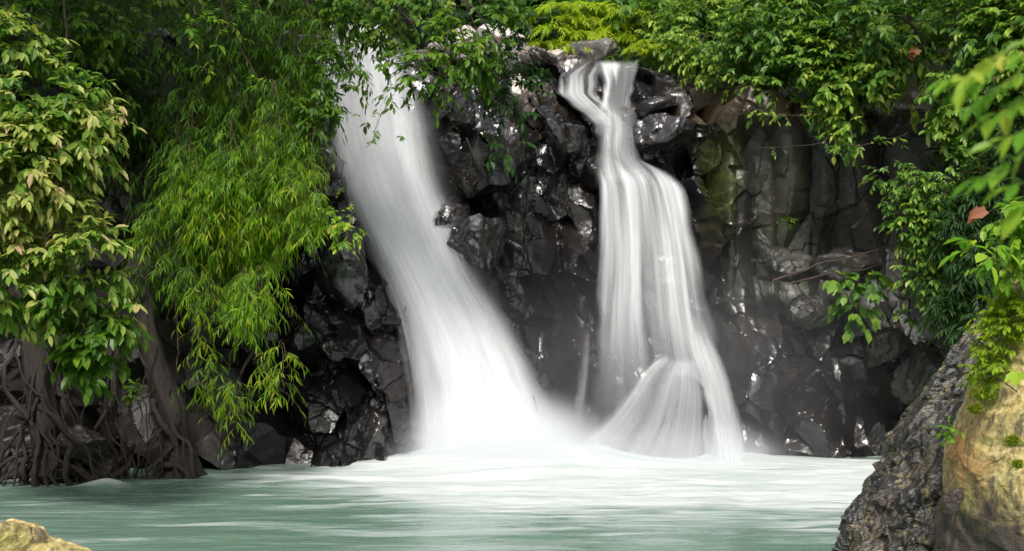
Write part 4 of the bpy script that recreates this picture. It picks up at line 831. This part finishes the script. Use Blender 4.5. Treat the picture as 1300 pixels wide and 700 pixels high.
boulder(60, 700, 10.2, (.95, .7, .22), 822, M['crust'], 'low speckled brown rock under the lichen crusted stone at bottom left', cuts=18, xyz=(-4.55, 10.3, .74), lv=90, rough=.06)
boulder(60, 700, 10.2, (1.9, 1.4, .8), 823, M['brown'], 'broad brown rock rising from the pool below the bottom left corner', cuts=14, xyz=(-5.5, 10.3, -.12), lv=50)
boulder(0, 0, 0, (.10, .1, .13), 830, M['brown'], 'small reddish brown stone wedged beside the orange rock edge', xyz=(4.55, 11.35, 1.15))
near = 'plants growing on the near right rock'
bush('rock_plant', 'yellow green creeping plant filling the cleft of the near right rock', 'plant', P(1265, 440, 12), [(1258, 430, 11.9, 14, 40, .3), (1246, 470, 11.8, 12, 16, .3), (1280, 400, 11.7, 18, 24, .3), (1266, 385, 12, 12, 20, .2)], 230, M['l_fern'], 841, near, leafL=.075, leafW=.03, n=7, tl=.15, limbs=3, gap=-.3, gs=3, limb_r=.008)
bush('rock_plant', 'mid green leafy plant on top of the near right rock', 'plant', P(1285, 340, 12), [(1290, 320, 11.6, 22, 26, .4), (1270, 345, 12, 14, 14, .3), (1300, 285, 11.4, 26, 26, .4)], 130, M['l_near'], 842, near, leafL=.12, leafW=.06, n=6, tl=.22, limbs=3, gap=-.4, limb_r=.01)
bush('rock_plant', 'single green sprig low on the lichen edge of the near right rock', 'plant', P(1205, 548, 12), [(1203, 545, 11.8, 5, 8, .1)], 9, M['l_near'], 843, near, leafL=.07, leafW=.035, n=5, tl=.1, limbs=1, gap=-1, limb_r=.004)
bush('rock_plant', 'few large bright leaves at the right edge over the yellow rock face', 'plant', P(1300, 500, 10), [(1297, 485, 9.6, 14, 10, .2), (1290, 380, 9.8, 14, 10, .2), (1240, 315, 10.6, 14, 12, .2)], 9, M['l_near'], 844, near, leafL=.17, leafW=.09, n=4, tl=.16, limbs=2, gap=-1, limb_r=.006)
def moss_pad(label, spots, seed):
    rg = rng_(seed); root = empty('moss_cushion', P(*spots[0][:3]), label, 'moss', 'moss cushions on the near right rock'); lf = Acc()
    for (px, py, Y, r) in spots:
        n = 500; p = P(px, py, Y) + nrm(rg.normal(size=(n, 3))) * rg.uniform(.4, 1, (n, 1)) * r * np.array([1, .5, .7]); leaves(lf, p, rg.normal(size=(n, 3)) + np.array([0, -.3, .9]), rg.normal(size=(n, 3)), np.full(n, .035), np.full(n, .012), 'thin', rg.uniform(size=n), rg.uniform(size=n))
    lf.build('moss_tuft', M['moss'], root, False, root.location)
moss_pad('bright moss cushion under the creeping plant on the near rock', [(1245, 500, 11.6, .14), (1255, 480, 11.6, .12), (1238, 520, 11.6, .08)], 851)
moss_pad('round moss cushion on the right side of the yellow rock face', [(1286, 560, 10.5, .07), (1292, 590, 10.5, .05)], 852)

# near leafy branch, out of focus at the right edge
def near_branch():
    rg = rng_(861); anchor = P(1380, 60, 3.6); root = empty('leafy_branch', anchor, 'close bright lime branch leaning in from the right edge, out of focus', 'branch'); lf, st = Acc(), Acc()
    tg = [(1196, 92), (1210, 108), (1225, 88), (1232, 122), (1252, 75), (1258, 105), (1246, 145), (1275, 130), (1262, 168), (1282, 90), (1292, 160), (1240, 218), (1262, 206), (1280, 225), (1296, 250), (1284, 60), (1300, 40)]
    for i, (px, py) in enumerate(tg):
        Y = 3.5 + .5 * rg.uniform(); p1 = P(px, py, Y); p0 = P(px + rg.uniform(50, 90), py - rg.uniform(-10, 45), Y + .1); L = np.linalg.norm(p1 - p0)
        twigs(lf, st, rg, p0[None], (p1 - p0)[None], np.array([L]), 7, .095, .036, 'broad', .12, 42, .35, tone=np.array([rg.uniform(.2, 1)]), r=.003, face=.2)
    a = Acc(); tube(a, wander(anchor, P(1330, 250, 3.8), 20, .05, 5), .009, 6); tube(a, wander(anchor, P(1300, 90, 3.6), 14, .04, 6), .008, 6)
    finish(root, lf, st, M['l_near'], M['twig']); a.build('branches', M['bark'], root, True, root.location)
near_branch()
